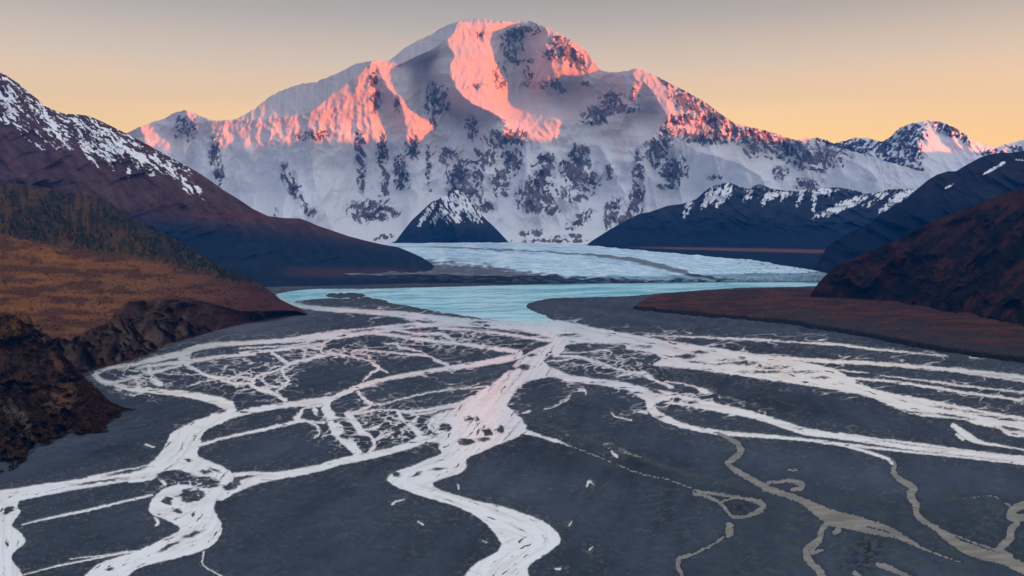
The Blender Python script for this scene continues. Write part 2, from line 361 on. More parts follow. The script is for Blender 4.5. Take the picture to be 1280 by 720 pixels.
# ================================================================== RIGHT MIDDLE SLOPE
px = np.arange(1012, 1480, 1.0)
SKY_M = [(1012, 345), (1022, 330), (1027, 320), (1035, 307), (1055, 294), (1085, 280), (1105, 265), (1120, 256), (1135, 247), (1148, 235), (1160, 225), (1172, 218), (1185, 214), (1195, 214), (1210, 205), (1225, 197), (1238, 192.5), (1250, 191), (1265, 191), (1280, 188), (1320, 170), (1400, 140), (1480, 120)]
PX, PY, D = relief(px, [[(1012, 345, 4350), (1480, 349, 4200)], [(x, y, 4600 + (350 - y) * 9) for x, y in SKY_M]], [130])
off = ribs(PX, PY, D, [([(1185, 214, 160), (1130, 270, 240), (1090, 310, 160)], .5, .5), ([(1245, 191, 200), (1215, 250, 240), (1180, 300, 100)], .5, .5)])
X, Y, Z = P(PX, PY, D)
D = D - off - (ridged(X / 200, Z / 300, 0, 5, 15) - .7) * 55 - fbm(X / 400, Z / 400, 0, 4, 35) * 60
sn = ell(PX, PY, [(1240, 212, 14, 2, .8, -28), (1252, 205, 5, 2, .8, -30), (1186, 233, 7, 2, .6, -25), (1275, 200, 6, 2, .6)], .5)
snow = np.clip(sn + .4 * fbm(PX / 3, PY / 3, 0, 4, 82) * np.clip(sn * 2, 0, 1), 0, 1)
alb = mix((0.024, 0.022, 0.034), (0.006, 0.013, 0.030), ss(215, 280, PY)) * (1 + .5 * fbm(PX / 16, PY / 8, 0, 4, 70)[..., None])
finish('shaded_ridge', PX, PY, D, M_hill, alb, snow, 'steep blue-black ridge rising to the right edge behind the brown slope')

# ================================================================== LEFT MOUNTAIN
px = np.arange(-180, 612.5, 0.9)
SKY_L = [(-180, 10), (-90, 50), (-30, 76), (0, 89), (12, 97), (24, 105), (35, 115), (46, 123), (55, 132), (68, 138), (80, 142), (95, 143), (107, 144), (116, 147), (125, 151), (138, 157), (150, 163), (168, 172), (187, 182), (206, 193), (225, 203), (238, 210), (250, 217),
         (265, 227), (280, 238), (300, 250), (316, 261), (335, 270), (355, 272.5), (375, 273), (386, 277), (397, 282), (415, 288), (435, 295), (458, 301), (480, 306), (498, 309), (515, 316), (528, 322), (540, 330), (548, 340), (560, 345), (585, 349), (612, 353)]
BASE_L = [(-180, 360, 3440), (300, 360, 3440), (420, 357.5, 3560), (520, 355, 3680), (612, 354.5, 3710)]
MID_L = [(-180, 285, 4100), (0, 290, 4100), (250, 318, 4050), (400, 328, 4000), (500, 338, 3950), (612, 354, 3730)]
PX, PY, D = relief(px, [BASE_L, MID_L, [(x, y, 4300 + (345 - y) * 7.5 if x < 545 else 4300 - (x - 545) * 8) for x, y in SKY_L]], [50, 170])
off = ribs(PX, PY, D, [([(0, 89, 200), (40, 150, 300), (80, 200, 300), (130, 260, 150)], .6, .6), ([(107, 144, 200), (150, 185, 260), (200, 225, 240), (250, 275, 120)], .6, .6), ([(187, 182, 150), (240, 230, 180), (300, 285, 100)], .5, .6), ([(-30, 150, 300), (20, 220, 300)], .6, .6)])
X, Y, Z = P(PX, PY, D)
up = ss(353, 325, PY)
D = D - off * up * ss(0, 40, PY[:1] * 0 + (PY - PY[-1:]) + 25) - ((ridged((X - Z * .6) / 300 + .5 * fbm(X / 300, Z / 300, 0, 3, 161), Z / 420, Y / 900, 6, 16) - .7) * 48 + fbm(X / 420, Z / 420, 0, 6, 36) * 85) * up * ss(-10, 60, PY - PY[-1:] + 25)
ux, uy = PX * .78 + PY * .62, -PX * .62 + PY * .78          # along / across the fall line, down to the right
wl = 5 * fbm(PX / 22, PY / 22, 0, 3, 165)
st = fbm((ux + wl) / 18, (uy + wl) / 4.2, 0, 6, 83, .62); st2 = fbm(ux / 5, uy / 2.0, 0, 4, 84)
hgt = (PY - PY[-1:])
zone = ss(75, 20, hgt) * ss(255, 190, PY)
sn = ell(PX, PY, [(18, 150, 4, 26, .6, -40), (62, 152, 22, 4, 1, 55), (75, 172, 16, 3, .9, 55), (8, 130, 18, 4, .8, 60), (18, 125, 12, 4, .7, 55), (5, 150, 8, 3, .9, 40), (108, 185, 8, 6, 1, 30), (135, 190, 11, 7, 1, 30), (95, 150, 20, 2.5, .8, 38), (125, 168, 12, 5, .85), (150, 183, 38, 3.5, 1, 27), (180, 195, 14, 3.5, .9, 20),
                 (138, 205, 10, 3, .8, 50), (161, 217, 2, 7, 1), (190, 213, 5, 6, .6, 40), (216, 216, 16, 3, .95, 45), (232, 232, 12, 4, 1, 55), (250, 240, 10, 3, .9, 60), (115, 200, 16, 2.5, .7, 50), (45, 180, 20, 2.5, .6, 35)], .45)
snow = np.clip(sn * .62 + st * 1.0 * np.clip(zone + sn, 0, 1) + st2 * .7 * np.clip(zone + sn, 0, 1) + .24 * zone - .02, 0, 1)
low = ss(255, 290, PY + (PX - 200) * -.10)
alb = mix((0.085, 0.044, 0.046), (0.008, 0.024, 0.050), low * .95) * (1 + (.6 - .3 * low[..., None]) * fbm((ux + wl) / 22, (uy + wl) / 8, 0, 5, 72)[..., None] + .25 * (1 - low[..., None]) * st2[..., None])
alb = mix(alb, (0.115, 0.032, 0.036), .75 * ss(3, .5, np.abs(PY - 270 - .02 * (PX - 290) - 1.5 * pn(PX / 15, 0.3))) * ss(225, 260, PX) * ss(370, 330, PX))
alb = mix(alb, (0.07, 0.04, 0.05), .7 * ss(10, 2, np.abs(PY - 340 - .015 * (PX - 380))) * ss(330, 390, PX) * ss(560, 480, PX))
alb = mix(alb, (0.085, 0.04, 0.045), .6 * ss(9, 1, PY - PY[-1:]) * ss(320, 350, PX) * ss(520, 420, PX))
M_hillL = mat_land('purple_mountainside', 4.5, 0.14, 0.5, 0.5, 0.8)
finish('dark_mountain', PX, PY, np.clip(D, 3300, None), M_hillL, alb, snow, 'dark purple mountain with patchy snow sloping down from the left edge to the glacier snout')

# ================================================================== LEFT TUNDRA HILL
px = np.arange(-220, 384.5, 0.8)
SKY_T = [(-220, 200), (-60, 218), (0, 228), (37, 231), (60, 235), (87, 241), (105, 244), (125, 247), (140, 256), (155, 266), (172, 275), (190, 284), (203, 290), (215, 297), (228, 304), (240, 312), (250, 319), (262, 327), (278, 336), (295, 344), (306, 347), (318, 351), (328, 357), (338, 364), (350, 374), (362, 380), (376, 386), (384, 392)]
TREE_T = [(-220, 280, 1950), (0, 292, 1950), (50, 307, 2000), (100, 315, 2050), (150, 320, 2120), (200, 330, 2220), (250, 343, 2300), (290, 354, 2400), (320, 364, 2450), (350, 378, 2450), (384, 393, 2420)]
EDGE_T = [(-220, 400, 1330), (0, 402, 1380), (60, 420, 1420), (87, 424, 1440), (112, 412, 1520), (135, 404, 1580), (148, 388, 1700), (160, 377, 1800), (205, 374, 1900), (250, 376, 2000), (275, 382, 2080), (300, 389, 2150), (330, 389, 2240), (350, 388, 2300), (372, 388.5, 2390), (384, 393.5, 2400)]
BASE_T = [(-220, 520, 1140), (60, 485, 1330), (100, 466, 1460), (150, 454, 1570), (180, 446, 1645), (210, 431, 1810), (240, 421, 1940), (297, 408, 2140), (330, 399, 2300), (360, 391, 2460), (384, 394, 2400)]
PX, PY, D = relief(px, [BASE_T, EDGE_T, TREE_T, [(x, y, min(3100, 2420 + (392 - y) * 6)) for x, y in SKY_T]], [80, 90, 90])
X, Y, Z = P(PX, PY, D)
eb = line(EDGE_T, PX[0])[0][None]; tb = line(TREE_T, PX[0])[0][None]; bb = line(BASE_T, PX[0])[0][None]
tip = ss(380, 340, PX)
cliff = ss(-6, 6, PY - eb) * ss(0, 6, bb - PY + 2) * tip
wq = .6 * fbm(PX / 40, PY / 30, 0, 3, 162)
D = D - (ridged(PX / 46 + wq, PY / 70 + wq, 0, 6, 17) - .8) * 38 * cliff
D = D - fbm(X / 260, Y / 400, 0, 5, 37) * 26 * (1 - cliff) * tip * ss(eb - 2, eb - 20, PY)
upz = ss(tb + 2, tb - 14, PY)
D = D - (ridged(PX / 38 + wq, PY / 60, 0, 5, 18) - .7) * 45 * upz * tip
shelf = 1.15 * fbm(PX / 70 + PY / 90, PY / 11.0 - PX / 300, 0, 5, 85, .5) ; br = fbm(PX / 16, PY / 8, 0, 5, 86)
org = mix((0.185, 0.080, 0.036), (0.095, 0.042, 0.028), ss(-.25, .35, shelf + .5 * br))
org = mix(org, (0.30, 0.12, 0.03), ss(.25, .6, -shelf + .3 * br) * ss(190, 40, PX) * .5)
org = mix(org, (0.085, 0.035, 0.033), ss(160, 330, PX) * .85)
vst = fbm(PX / 7, PY / 26, 0, 5, 87)
upc = mix((0.085, 0.046, 0.024), (0.030, 0.026, 0.022), ss(-.12, .22, vst + .25 * fbm(PX / 22, PY / 22, 0, 3, 89)))
upc = mix(upc, (0.026, 0.032, 0.036), .65 * ell(PX, PY, [(68, 252, 16, 9, 1), (55, 275, 20, 20, .8), (145, 268, 16, 12, 1, 30), (125, 303, 12, 12, .8), (195, 298, 40, 13, 1, 32), (225, 318, 26, 8, .9, 33), (20, 282, 10, 12, .7)]))
alb = mix(org, upc, ss(tb + 3, tb - 6, PY + 5 * br))
scree = ss(-.1, .35, fbm(PX / 12 + PY / 30, PY / 40, 0, 4, 88))
clc = mix((0.05, 0.026, 0.022), (0.095, 0.066, 0.055), scree)
clc = mix(clc, (0.14, 0.10, 0.075), .8 * ell(PX, PY, [(90, 440, 12, 14, 1, 35), (60, 405, 6, 14, .8, -30), (150, 420, 7, 16, .7, -30), (100, 455, 10, 6, .7)]))
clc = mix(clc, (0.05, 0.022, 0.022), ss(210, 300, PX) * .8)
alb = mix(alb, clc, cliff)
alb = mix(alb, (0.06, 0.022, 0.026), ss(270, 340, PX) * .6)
alb = alb * (1 + .28 * fbm(PX / 5, PY / 3, 0, 4, 90)[..., None])
M_tun = mat_land('tundra_slope', 2.2, 0.12, 0.4, 0.7, 1.0)
TUNDRA = (PX, PY, D, alb)
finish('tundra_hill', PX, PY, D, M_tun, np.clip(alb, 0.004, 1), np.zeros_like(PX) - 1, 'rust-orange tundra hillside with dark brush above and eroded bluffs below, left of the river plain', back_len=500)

# ================================================================== LEFT NEAR BLUFF
px = np.arange(-260, 176.5, 0.6)
SKY_B = [(-260, 330), (-60, 372), (0, 391), (20, 393), (37, 397), (48, 408), (60, 420), (68, 430), (75, 440), (88, 452), (100, 466), (112, 479), (125, 491), (134, 500), (143, 506), (155, 511), (165, 513), (176, 516)]
BASE_B = [(-260, 720, 640), (-60, 640, 765), (0, 602, 850), (25, 586, 895), (50, 567, 955), (87, 552, 1012), (115, 547, 1030), (140, 544, 1040), (147, 533, 1090), (151, 524, 1130), (165, 520, 1148), (176, 519, 1152)]
PX, PY, D = relief(px, [BASE_B, [(x, y, 1165 + (516 - y) * 1.6) for x, y in SKY_B]], [210])
X, Y, Z = P(PX, PY, D)
bb = line(BASE_B, PX[0])[0][None]
env = (.12 + .88 * ss(165, 95, PX)) * ss(177, 165, PX) * ss(-1, 9, bb - PY)
wq = .7 * fbm(PX / 40, PY / 30, 0, 4, 163)
D = D - ((ridged((PX + PY * .5) / 50 + wq, PY / 60 + wq, 0, 6, 19, .55) - .8) * 26 + fbm(PX / 60, PY / 60, 0, 5, 38) * 26) * env * ss(-6, 8, PY - PY[-1:])
scar = ell(PX, PY, [(82, 492, 18, 16, 1, 40), (75, 505, 16, 8, .9), (28, 525, 6, 34, 1, -36), (12, 520, 4, 30, .8, -30), (36, 532, 5, 10, .9, -30), (60, 430, 5, 26, .9, -25), (48, 418, 4, 16, .7, -30), (20, 480, 10, 6, .5), (72, 455, 5, 16, .8, -35)], .5)
g = fbm((PX + PY * .5) / 9, PY / 18, 0, 5, 91)
sc = ss(.42, .62, scar * .8 + g * .35)
alb = mix((0.056, 0.031, 0.020), (0.022, 0.016, 0.013), ss(-.15, .25, fbm((PX) / 24, PY / 16, 0, 5, 92)))
alb = mix(alb, (0.16, 0.070, 0.022), ss(440, 400, PY + PX * .6 - 20) * ss(-.3, .2, g + .15) * .9)
alb = mix(alb, (0.075, 0.032, 0.018), ss(.05, .35, fbm((PX - PY * .4) / 16, PY / 22, 0, 4, 93)) * .8)
alb = mix(alb, (0.055, 0.020, 0.012), ell(PX, PY, [(125, 525, 35, 18, .9, 10)]) * .7)
alb = mix(alb, mix((0.12, 0.065, 0.035), (0.13, 0.105, 0.085), ss(70, 40, PX)), sc)
alb = alb * (1 + .6 * fbm(PX / 3, PY / 2.5, 0, 4, 94)[..., None])
M_blf = mat_land('bluff_soil', 1.1, 0.12, 0.6, 1.0, 1.0)
BLUFF = (PX, PY, D, alb)
Xq, Yq, Zq = P(PX, PY, D)
finish('river_bluff', PX, PY, D, M_blf, np.clip(alb, 0.004, 1), np.zeros_like(PX) - 1, 'near-black steep river bluff at the left edge with pale soil scars, closest to the camera', back_len=260, disp=(3.5 * fbm(Xq / 22, Yq / 22, 0, 5, 178) * ss(0, 10, bb - PY)))

# ================================================================== RIGHT BROWN SLOPE
px = np.arange(1004, 1520, 0.8)
SKY_N = [(1004, 377), (1012, 372), (1017, 363), (1022, 355), (1030, 346), (1042, 335), (1060, 326), (1080, 317), (1100, 309), (1122, 300), (1135, 292), (1147, 285), (1160, 279), (1172, 274), (1190, 267), (1210, 260), (1228, 252), (1247, 245), (1263, 240), (1280, 236), (1350, 205), (1520, 150)]
BASE_N = [(1004, 378, 2800), (1012, 376, 2860), (1060, 379, 2770), (1110, 383, 2660), (1160, 391, 2470), (1197, 400, 2280), (1240, 410, 2110), (1280, 421, 1950), (1380, 455, 1570), (1520, 500, 1250)]
PX, PY, D = relief(px, [BASE_N, [(x, y, 2830 + (376 - y) * 3.2) for x, y in SKY_N]], [190])
X, Y, Z = P(PX, PY, D)
bb = line(BASE_N, PX[0])[0][None]
env = ss(0, 16, bb - PY) * ss(1004, 1040, PX) * ss(-4, 16, PY - PY[-1:])
wq = .6 * fbm(PX / 50, PY / 50, 0, 3, 164)
D = D - ((ridged((PX + PY * .9) / 80 + wq, (PY - PX * .4) / 120 + wq, 0, 6, 20) - .8) * 60 + fbm(PX / 50, PY / 50, 0, 5, 39) * 60) * env
a1 = fbm((PX + PY) / 34, (PX * .4 - PY) / 60, 0, 5, 95); a2 = fbm((PX + PY) / 9, (PY - PX * .6) / 22, 0, 4, 96)
alb = mix((0.008, 0.006, 0.007), (0.048, 0.016, 0.010), ss(-.25, .42, a1 + .35 * a2 + .14 * ss(60, 10, PY - PY[-1:])))
alb = mix(alb, (0.005, 0.005, 0.007), .8 * ss(-.1, .3, fbm((PX + PY) / 20, (PY - PX) / 40, 0, 4, 97)) * ss(20, 70, PY - PY[-1:]))
alb = alb * (1 + .5 * fbm(PX / 4, PY / 3, 0, 4, 98)[..., None])
SLOPE = (PX, PY, D, alb)
finish('brown_slope', PX, PY, D, M_tun, np.clip(alb, 0.004, 1), np.zeros_like(PX) - 1, 'dark brown hillside with rusty vegetation at the right edge above the terrace', back_len=700)

# ================================================================== RIGHT TERRACE
px = np.arange(786, 1520, 0.9)
LOW = [(786, 387.5), (800, 389.5), (830, 393), (885, 398), (930, 402), (985, 407), (1030, 415), (1080, 423), (1130, 433), (1185, 443), (1230, 449), (1280, 456), (1400, 478), (1520, 500)]
UPP = [(786, 386), (796, 380), (812, 372), (835, 367), (900, 363), (960, 361), (1012, 361), (1100, 361), (1280, 361), (1520, 361)]
def gz(py):      # ground distance of an image row
    dx, dy, dz = ray(640, py); return -CAMH / dz * dy
lowD = [(x, y, float(gz(y))) for x, y in LOW]
PXr, PYr, Dr = relief(px, [lowD, [(x, y, float(gz(y))) for x, y in UPP]], [160])
Dr = gz(PYr)
X, Y, Z = P(PXr, PYr, Dr)
lo = line(lowD, PXr[0])[0][None]; up_ = line([(x, y, 0) for x, y in UPP], PXr[0])[0][None]
edge = (lo - PYr) + 1.3 * fbm(PXr / 10, PYr / 6, 0, 4, 101)
Z = Z - 2 + 11 * ss(0.2, 4.2, edge) * (1 - .9 * ss(6, 0, PYr - up_)) + 3.5 * ss(6, 16, edge) + 1.8 * fbm(X / 60, Y / 90, 0, 5, 102)
e2 = fbm(PXr / 46 + PYr / 30, PYr / 5.0, 0, 5, 103)
alb = mix((0.085, 0.032, 0.024), (0.042, 0.023, 0.023), ss(-.3, .25, e2))
alb = mix(alb, (0.036, 0.034, 0.040), ss(27, 9, edge - 16 * e2) * ss(900, 1040, PXr) * .85)
alb = mix(alb, (0.05, 0.040, 0.045), ss(905, 850, PXr + 40 * e2) * ss(374, 366, PYr))
alb = mix(alb, (0.012, 0.014, 0.018), ss(4.2, 2.6, edge))
alb = alb * (1 + .4 * fbm(PXr / 5, PYr / 1.6, 0, 3, 104)[..., None])
M_ter = mat_land('terrace_turf', 2.4, 0.12, 0.5, 0.5, 1.0)
grid_obj('river_terrace', X, Y, Z, M_ter, {'snow': np.zeros_like(X) - 1}, {'albedo': np.clip(alb, .004, 1)}, label='low reddish-brown terrace with a dark cut bank, right of the turquoise water')

# ================================================================== GLACIER
px = np.arange(430, 1075, 0.8)
G_UP = [(430, 304, 10200), (500, 304, 10200), (640, 303, 10400), (730, 306, 9800), (790, 312, 8400), (860, 318, 7200), (935, 325, 6100), (1000, 335, 4950), (1030, 341, 4450), (1075, 345, 4200)]
G_LO = [(430, 352, 3830), (520, 352, 3830), (560, 352.5, 3800), (640, 354, 3700), (760, 353, 3750), (880, 351.5, 3860), (1000, 351, 3890), (1040, 351, 3890), (1075, 350.5, 3900)]
PX, PY, D = relief(px, [G_LO, G_UP], [130])
tt = np.linspace(0, 1, PX.shape[0])[:, None]
Du = line(G_UP, PX[0])[1][None]; Dl = line(G_LO, PX[0])[1][None]
# distances chosen so the ice keeps a gentle surface slope
iz = np.interp(tt[:, 0], [0, .05, .15, .5, 1], [3, 22, 30, 40, 46])[:, None] + 0 * PX
dx, dy, dz = ray(PX, PY)
D = (iz - CAMH) / dz * dy
D = np.maximum.accumulate(D + np.arange(D.shape[0])[:, None] * .5, axis=0)
def curve(pts):
    p = np.array(pts, float); return np.interp(PX, p[:, 0], p[:, 1])
mor = curve([(430, 306), (520, 308), (600, 311.5), (680, 315), (740, 319), (790, 325), (820, 332), (845, 339), (870, 345), (900, 350), (1075, 352)])
mw = curve([(430, .5), (560, .8), (700, 1.1), (780, 2.2), (830, 4.0), (860, 2.5), (900, .8), (930, 0.01), (1075, .01)])
n = fbm(PX / 14, PY / 3, 0, 5, 110)
moraine = ss(1.25, .6, np.abs(PY - mor + n * 1.2) / mw) * ss(480, 600, PX)
toe = curve([(430, 318), (520, 322), (545, 330), (580, 332), (620, 334), (650, 340), (700, 346.5), (760, 349.5), (840, 350.5), (900, 351), (930, 353), (1075, 354)])
debris = ss(-3.5, 2.5, PY - toe + n * 5.5) * ss(960, 890, PX)
grey = ss(315, 330, PY) * ss(660, 560, PX) * ss(-.3, .2, n) * .75
lines_ = ss(.05, .35, fbm(PX / 90, (PY - mor * .85) / 1.3, 0, 5, 111, .6))
ice = mix((0.52, 0.74, 0.86), (0.24, 0.44, 0.60), lines_ * .8)
ice = mix(ice, (0.78, 0.90, 0.95), ss(.1, .4, fbm(PX / 20, PY / 3, 0, 4, 112)) * .6)
ice = mix(ice, (0.15, 0.25, 0.36), grey)
dark_small = ss(.30, .45, fbm(PX / 5, PY / 1.6, 0, 3, 115)) * ss(880, 960, PX)
ice = mix(ice, (0.10, 0.14, 0.18), np.clip(dark_small, 0, .8))
ice = mix(ice, (0.035, 0.06, 0.095), np.clip(moraine, 0, 1) * .9)
ice = mix(ice, mix((0.022, 0.036, 0.062), (0.09, 0.14, 0.20), ss(.0, .4, fbm(PX / 16, PY / 2, 0, 4, 113))), debris)
X, Y, Z = P(PX, PY, D)
Z = Z + 7 * fbm(X / 160, Y / 260, 0, 5, 114) + 4 * (moraine + debris)
k = NT('glacier_ice')
v = k.coord((1, .35, 1)); n1 = k.noise(.05, v, 6, .65)
cm = k.n('ShaderNodeVectorMath', operation='SCALE'); k.l(k.attr('albedo', True), cm.inputs[0]); k.l(k.math('ADD', k.math('MULTIPLY', n1, .8), .6), cm.inputs['Scale'])
k.l(cm.outputs[0], k.b.inputs['Base Color']); k.b.inputs['Roughness'].default_value = .6
k.bump(n1, .7, 12)
Xs = np.concatenate([X[:1], X]); Ys = np.concatenate([Y[:1] - 3, Y]); Zs = np.concatenate([Z[:1] * 0 - 15, Z]); As = np.concatenate([ice[:1], ice])
grid_obj('glacier', Xs, Ys, Zs, k.m, {}, {'albedo': np.clip(As, .01, 1)}, label='pale blue glacier tongue curving in from below the snow mountain with a dark medial moraine')

# ================================================================== RIVER PLAIN
def segd(px, py, pts, ws):
    """signed value (positive inside) of a stroke with widths, in image pixels seen from the drone"""
    out = np.full(px.shape, -1e9)
    for (x0, y0), (x1, y1), w0, w1 in zip(pts[:-1], pts[1:], ws[:-1], ws[1:]):
        m = 34
        c = np.where((px[0] > min(x0, x1) - m) & (px[0] < max(x0, x1) + m))[0]
        r = np.where((py[:, 0] > min(y0, y1) - m) & (py[:, 0] < max(y0, y1) + m))[0]
        if not len(c) or not len(r): continue
        sl = (slice(r[0], r[-1] + 1), slice(c[0], c[-1] + 1))
        dx, dy = x1 - x0, y1 - y0
        t = np.clip(((px[sl] - x0) * dx + (py[sl] - y0) * dy) / (dx * dx + dy * dy + 1e-9), 0, 1)
        d = np.hypot(px[sl] - x0 - t * dx, py[sl] - y0 - t * dy)
        out[sl] = np.maximum(out[sl], (w0 + t * (w1 - w0)) / 2 - d)
    return out
def spline(pts, n=5):
    p = np.array(pts, float)
    if len(p) < 3: return p
    q = np.vstack([2 * p[0] - p[1], p, 2 * p[-1] - p[-2]]); out = []
    for i in range(1, len(q) - 2):
        for t in np.linspace(0, 1, n, endpoint=False):
            a, b, c, d = q[i - 1], q[i], q[i + 1], q[i + 2]
            out.append(.5 * (2 * b + (c - a) * t + (2 * a - 5 * b + 4 * c - d) * t * t + (3 * b - 3 * c + d - a) * t ** 3))
    out.append(p[-1]); return np.array(out)
def stroke(px, py, pts):
    p = spline(pts, 4)
    return segd(px, py, [tuple(a[:2]) for a in p], np.maximum(p[:, 2], .4))
def poly(px, py, pts):
    inside = np.zeros(px.shape, bool); d = np.full(px.shape, 1e9)
    p = [tuple(a) for a in spline([list(q) for q in pts] + [list(pts[0])], 3)[:-1]]
    for (x0, y0), (x1, y1) in zip(p, p[1:] + p[:1]):
        cnd = (y0 > py) != (y1 > py)
        with np.errstate(divide='ignore', invalid='ignore'):
            xi = (x1 - x0) * (py - y0) / (y1 - y0 + 1e-12) + x0
        inside ^= cnd & (px < xi)
        dx, dy = x1 - x0, y1 - y0
        t = np.clip(((px - x0) * dx + (py - y0) * dy) / (dx * dx + dy * dy + 1e-9), 0, 1)
        d = np.minimum(d, np.hypot(px - x0 - t * dx, py - y0 - t * dy))
    return np.where(inside, d, -d)
RIVER_POLY = [
    # band running east
    [(600, 399), (640, 401), (680, 399), (715, 403), (745, 410), (795, 418.5), (835, 426), (910, 437), (985, 449), (1035, 459), (1060, 470), (1085, 483), (1120, 492), (1160, 499.5), (1235, 514), (1300, 524), (1420, 542), (1900, 610), (1900, 700), (1420, 580), (1300, 550), (1262, 545),
     (1247, 536), (1222, 531), (1200, 524), (1150, 520), (1120, 511), (1085, 496), (1035, 486), (960, 475), (900, 466), (850, 460), (816, 456.5), (824, 450), (822, 444), (800, 438.5), (784, 437), (780, 431), (760, 429.5), (714, 430), (705, 437), (697, 446), (686, 441), (676, 436), (690, 425), (672, 418), (640, 413), (600, 408)],
    # centre reach
    [(676, 434), (700, 430), (696, 442), (682, 447), (684, 456), (700, 463), (712, 470), (706, 475), (690, 471), (677, 472.5), (655, 480), (642, 493), (635, 507), (645, 517), (655, 527), (658, 538), (648, 546), (625, 555), (600, 566), (583, 574), (583, 586), (572, 593), (552, 599), (541, 605), (550, 612), (575, 620), (600, 627), (625, 632), (650, 640), (680, 652), (695, 664),
     (701, 675), (692, 686), (676, 697), (662, 707), (661, 722), (668, 760), (690, 900), (520, 900), (556, 760), (580, 720), (594, 705), (608, 697), (622, 689), (626, 680), (619, 668), (604, 652), (580, 637), (550, 627), (517, 617), (490, 606), (484, 597), (496, 589), (514, 583), (534, 574), (552, 566), (540, 556), (524, 548), (526, 538), (545, 544), (541, 530), (550, 520), (566, 512), (578, 503), (592, 494), (612, 483), (627, 470), (640, 458), (652, 447), (662, 440)],
    # north-west reach near the bluff
    [(210, 550), (225, 540), (250, 531), (262, 534), (252, 545), (250, 556), (248, 570), (265, 577), (288, 589), (292, 600), (277, 606), (262, 596), (246, 596), (226, 588), (202, 590), (190, 600), (160, 603), (170, 590), (186, 580), (200, 567)],
    # south-west reach
    [(288, 604), (289, 616), (270, 627), (269, 640), (277, 655), (275, 670), (260, 685), (225, 697), (180, 708), (158, 722), (130, 760), (60, 900), (-60, 900), (60, 760), (104, 722), (125, 704), (175, 687), (207, 672), (225, 661), (207, 650), (188, 642), (187, 630), (198, 616), (212, 608), (232, 606), (262, 610)],
    # far left reach
    [(-80, 632), (0, 616), (26, 621), (22, 632), (25, 641), (15, 656), (24, 664), (32, 677), (18, 690), (15, 700), (29, 720), (40, 760), (60, 900), (-120, 900), (-90, 700)],
    [(378, 420), (405, 417), (425, 419), (408, 429), (400, 437), (385, 434)],
    [(222, 446), (234, 441), (240, 450), (236, 457), (226, 454)],
]
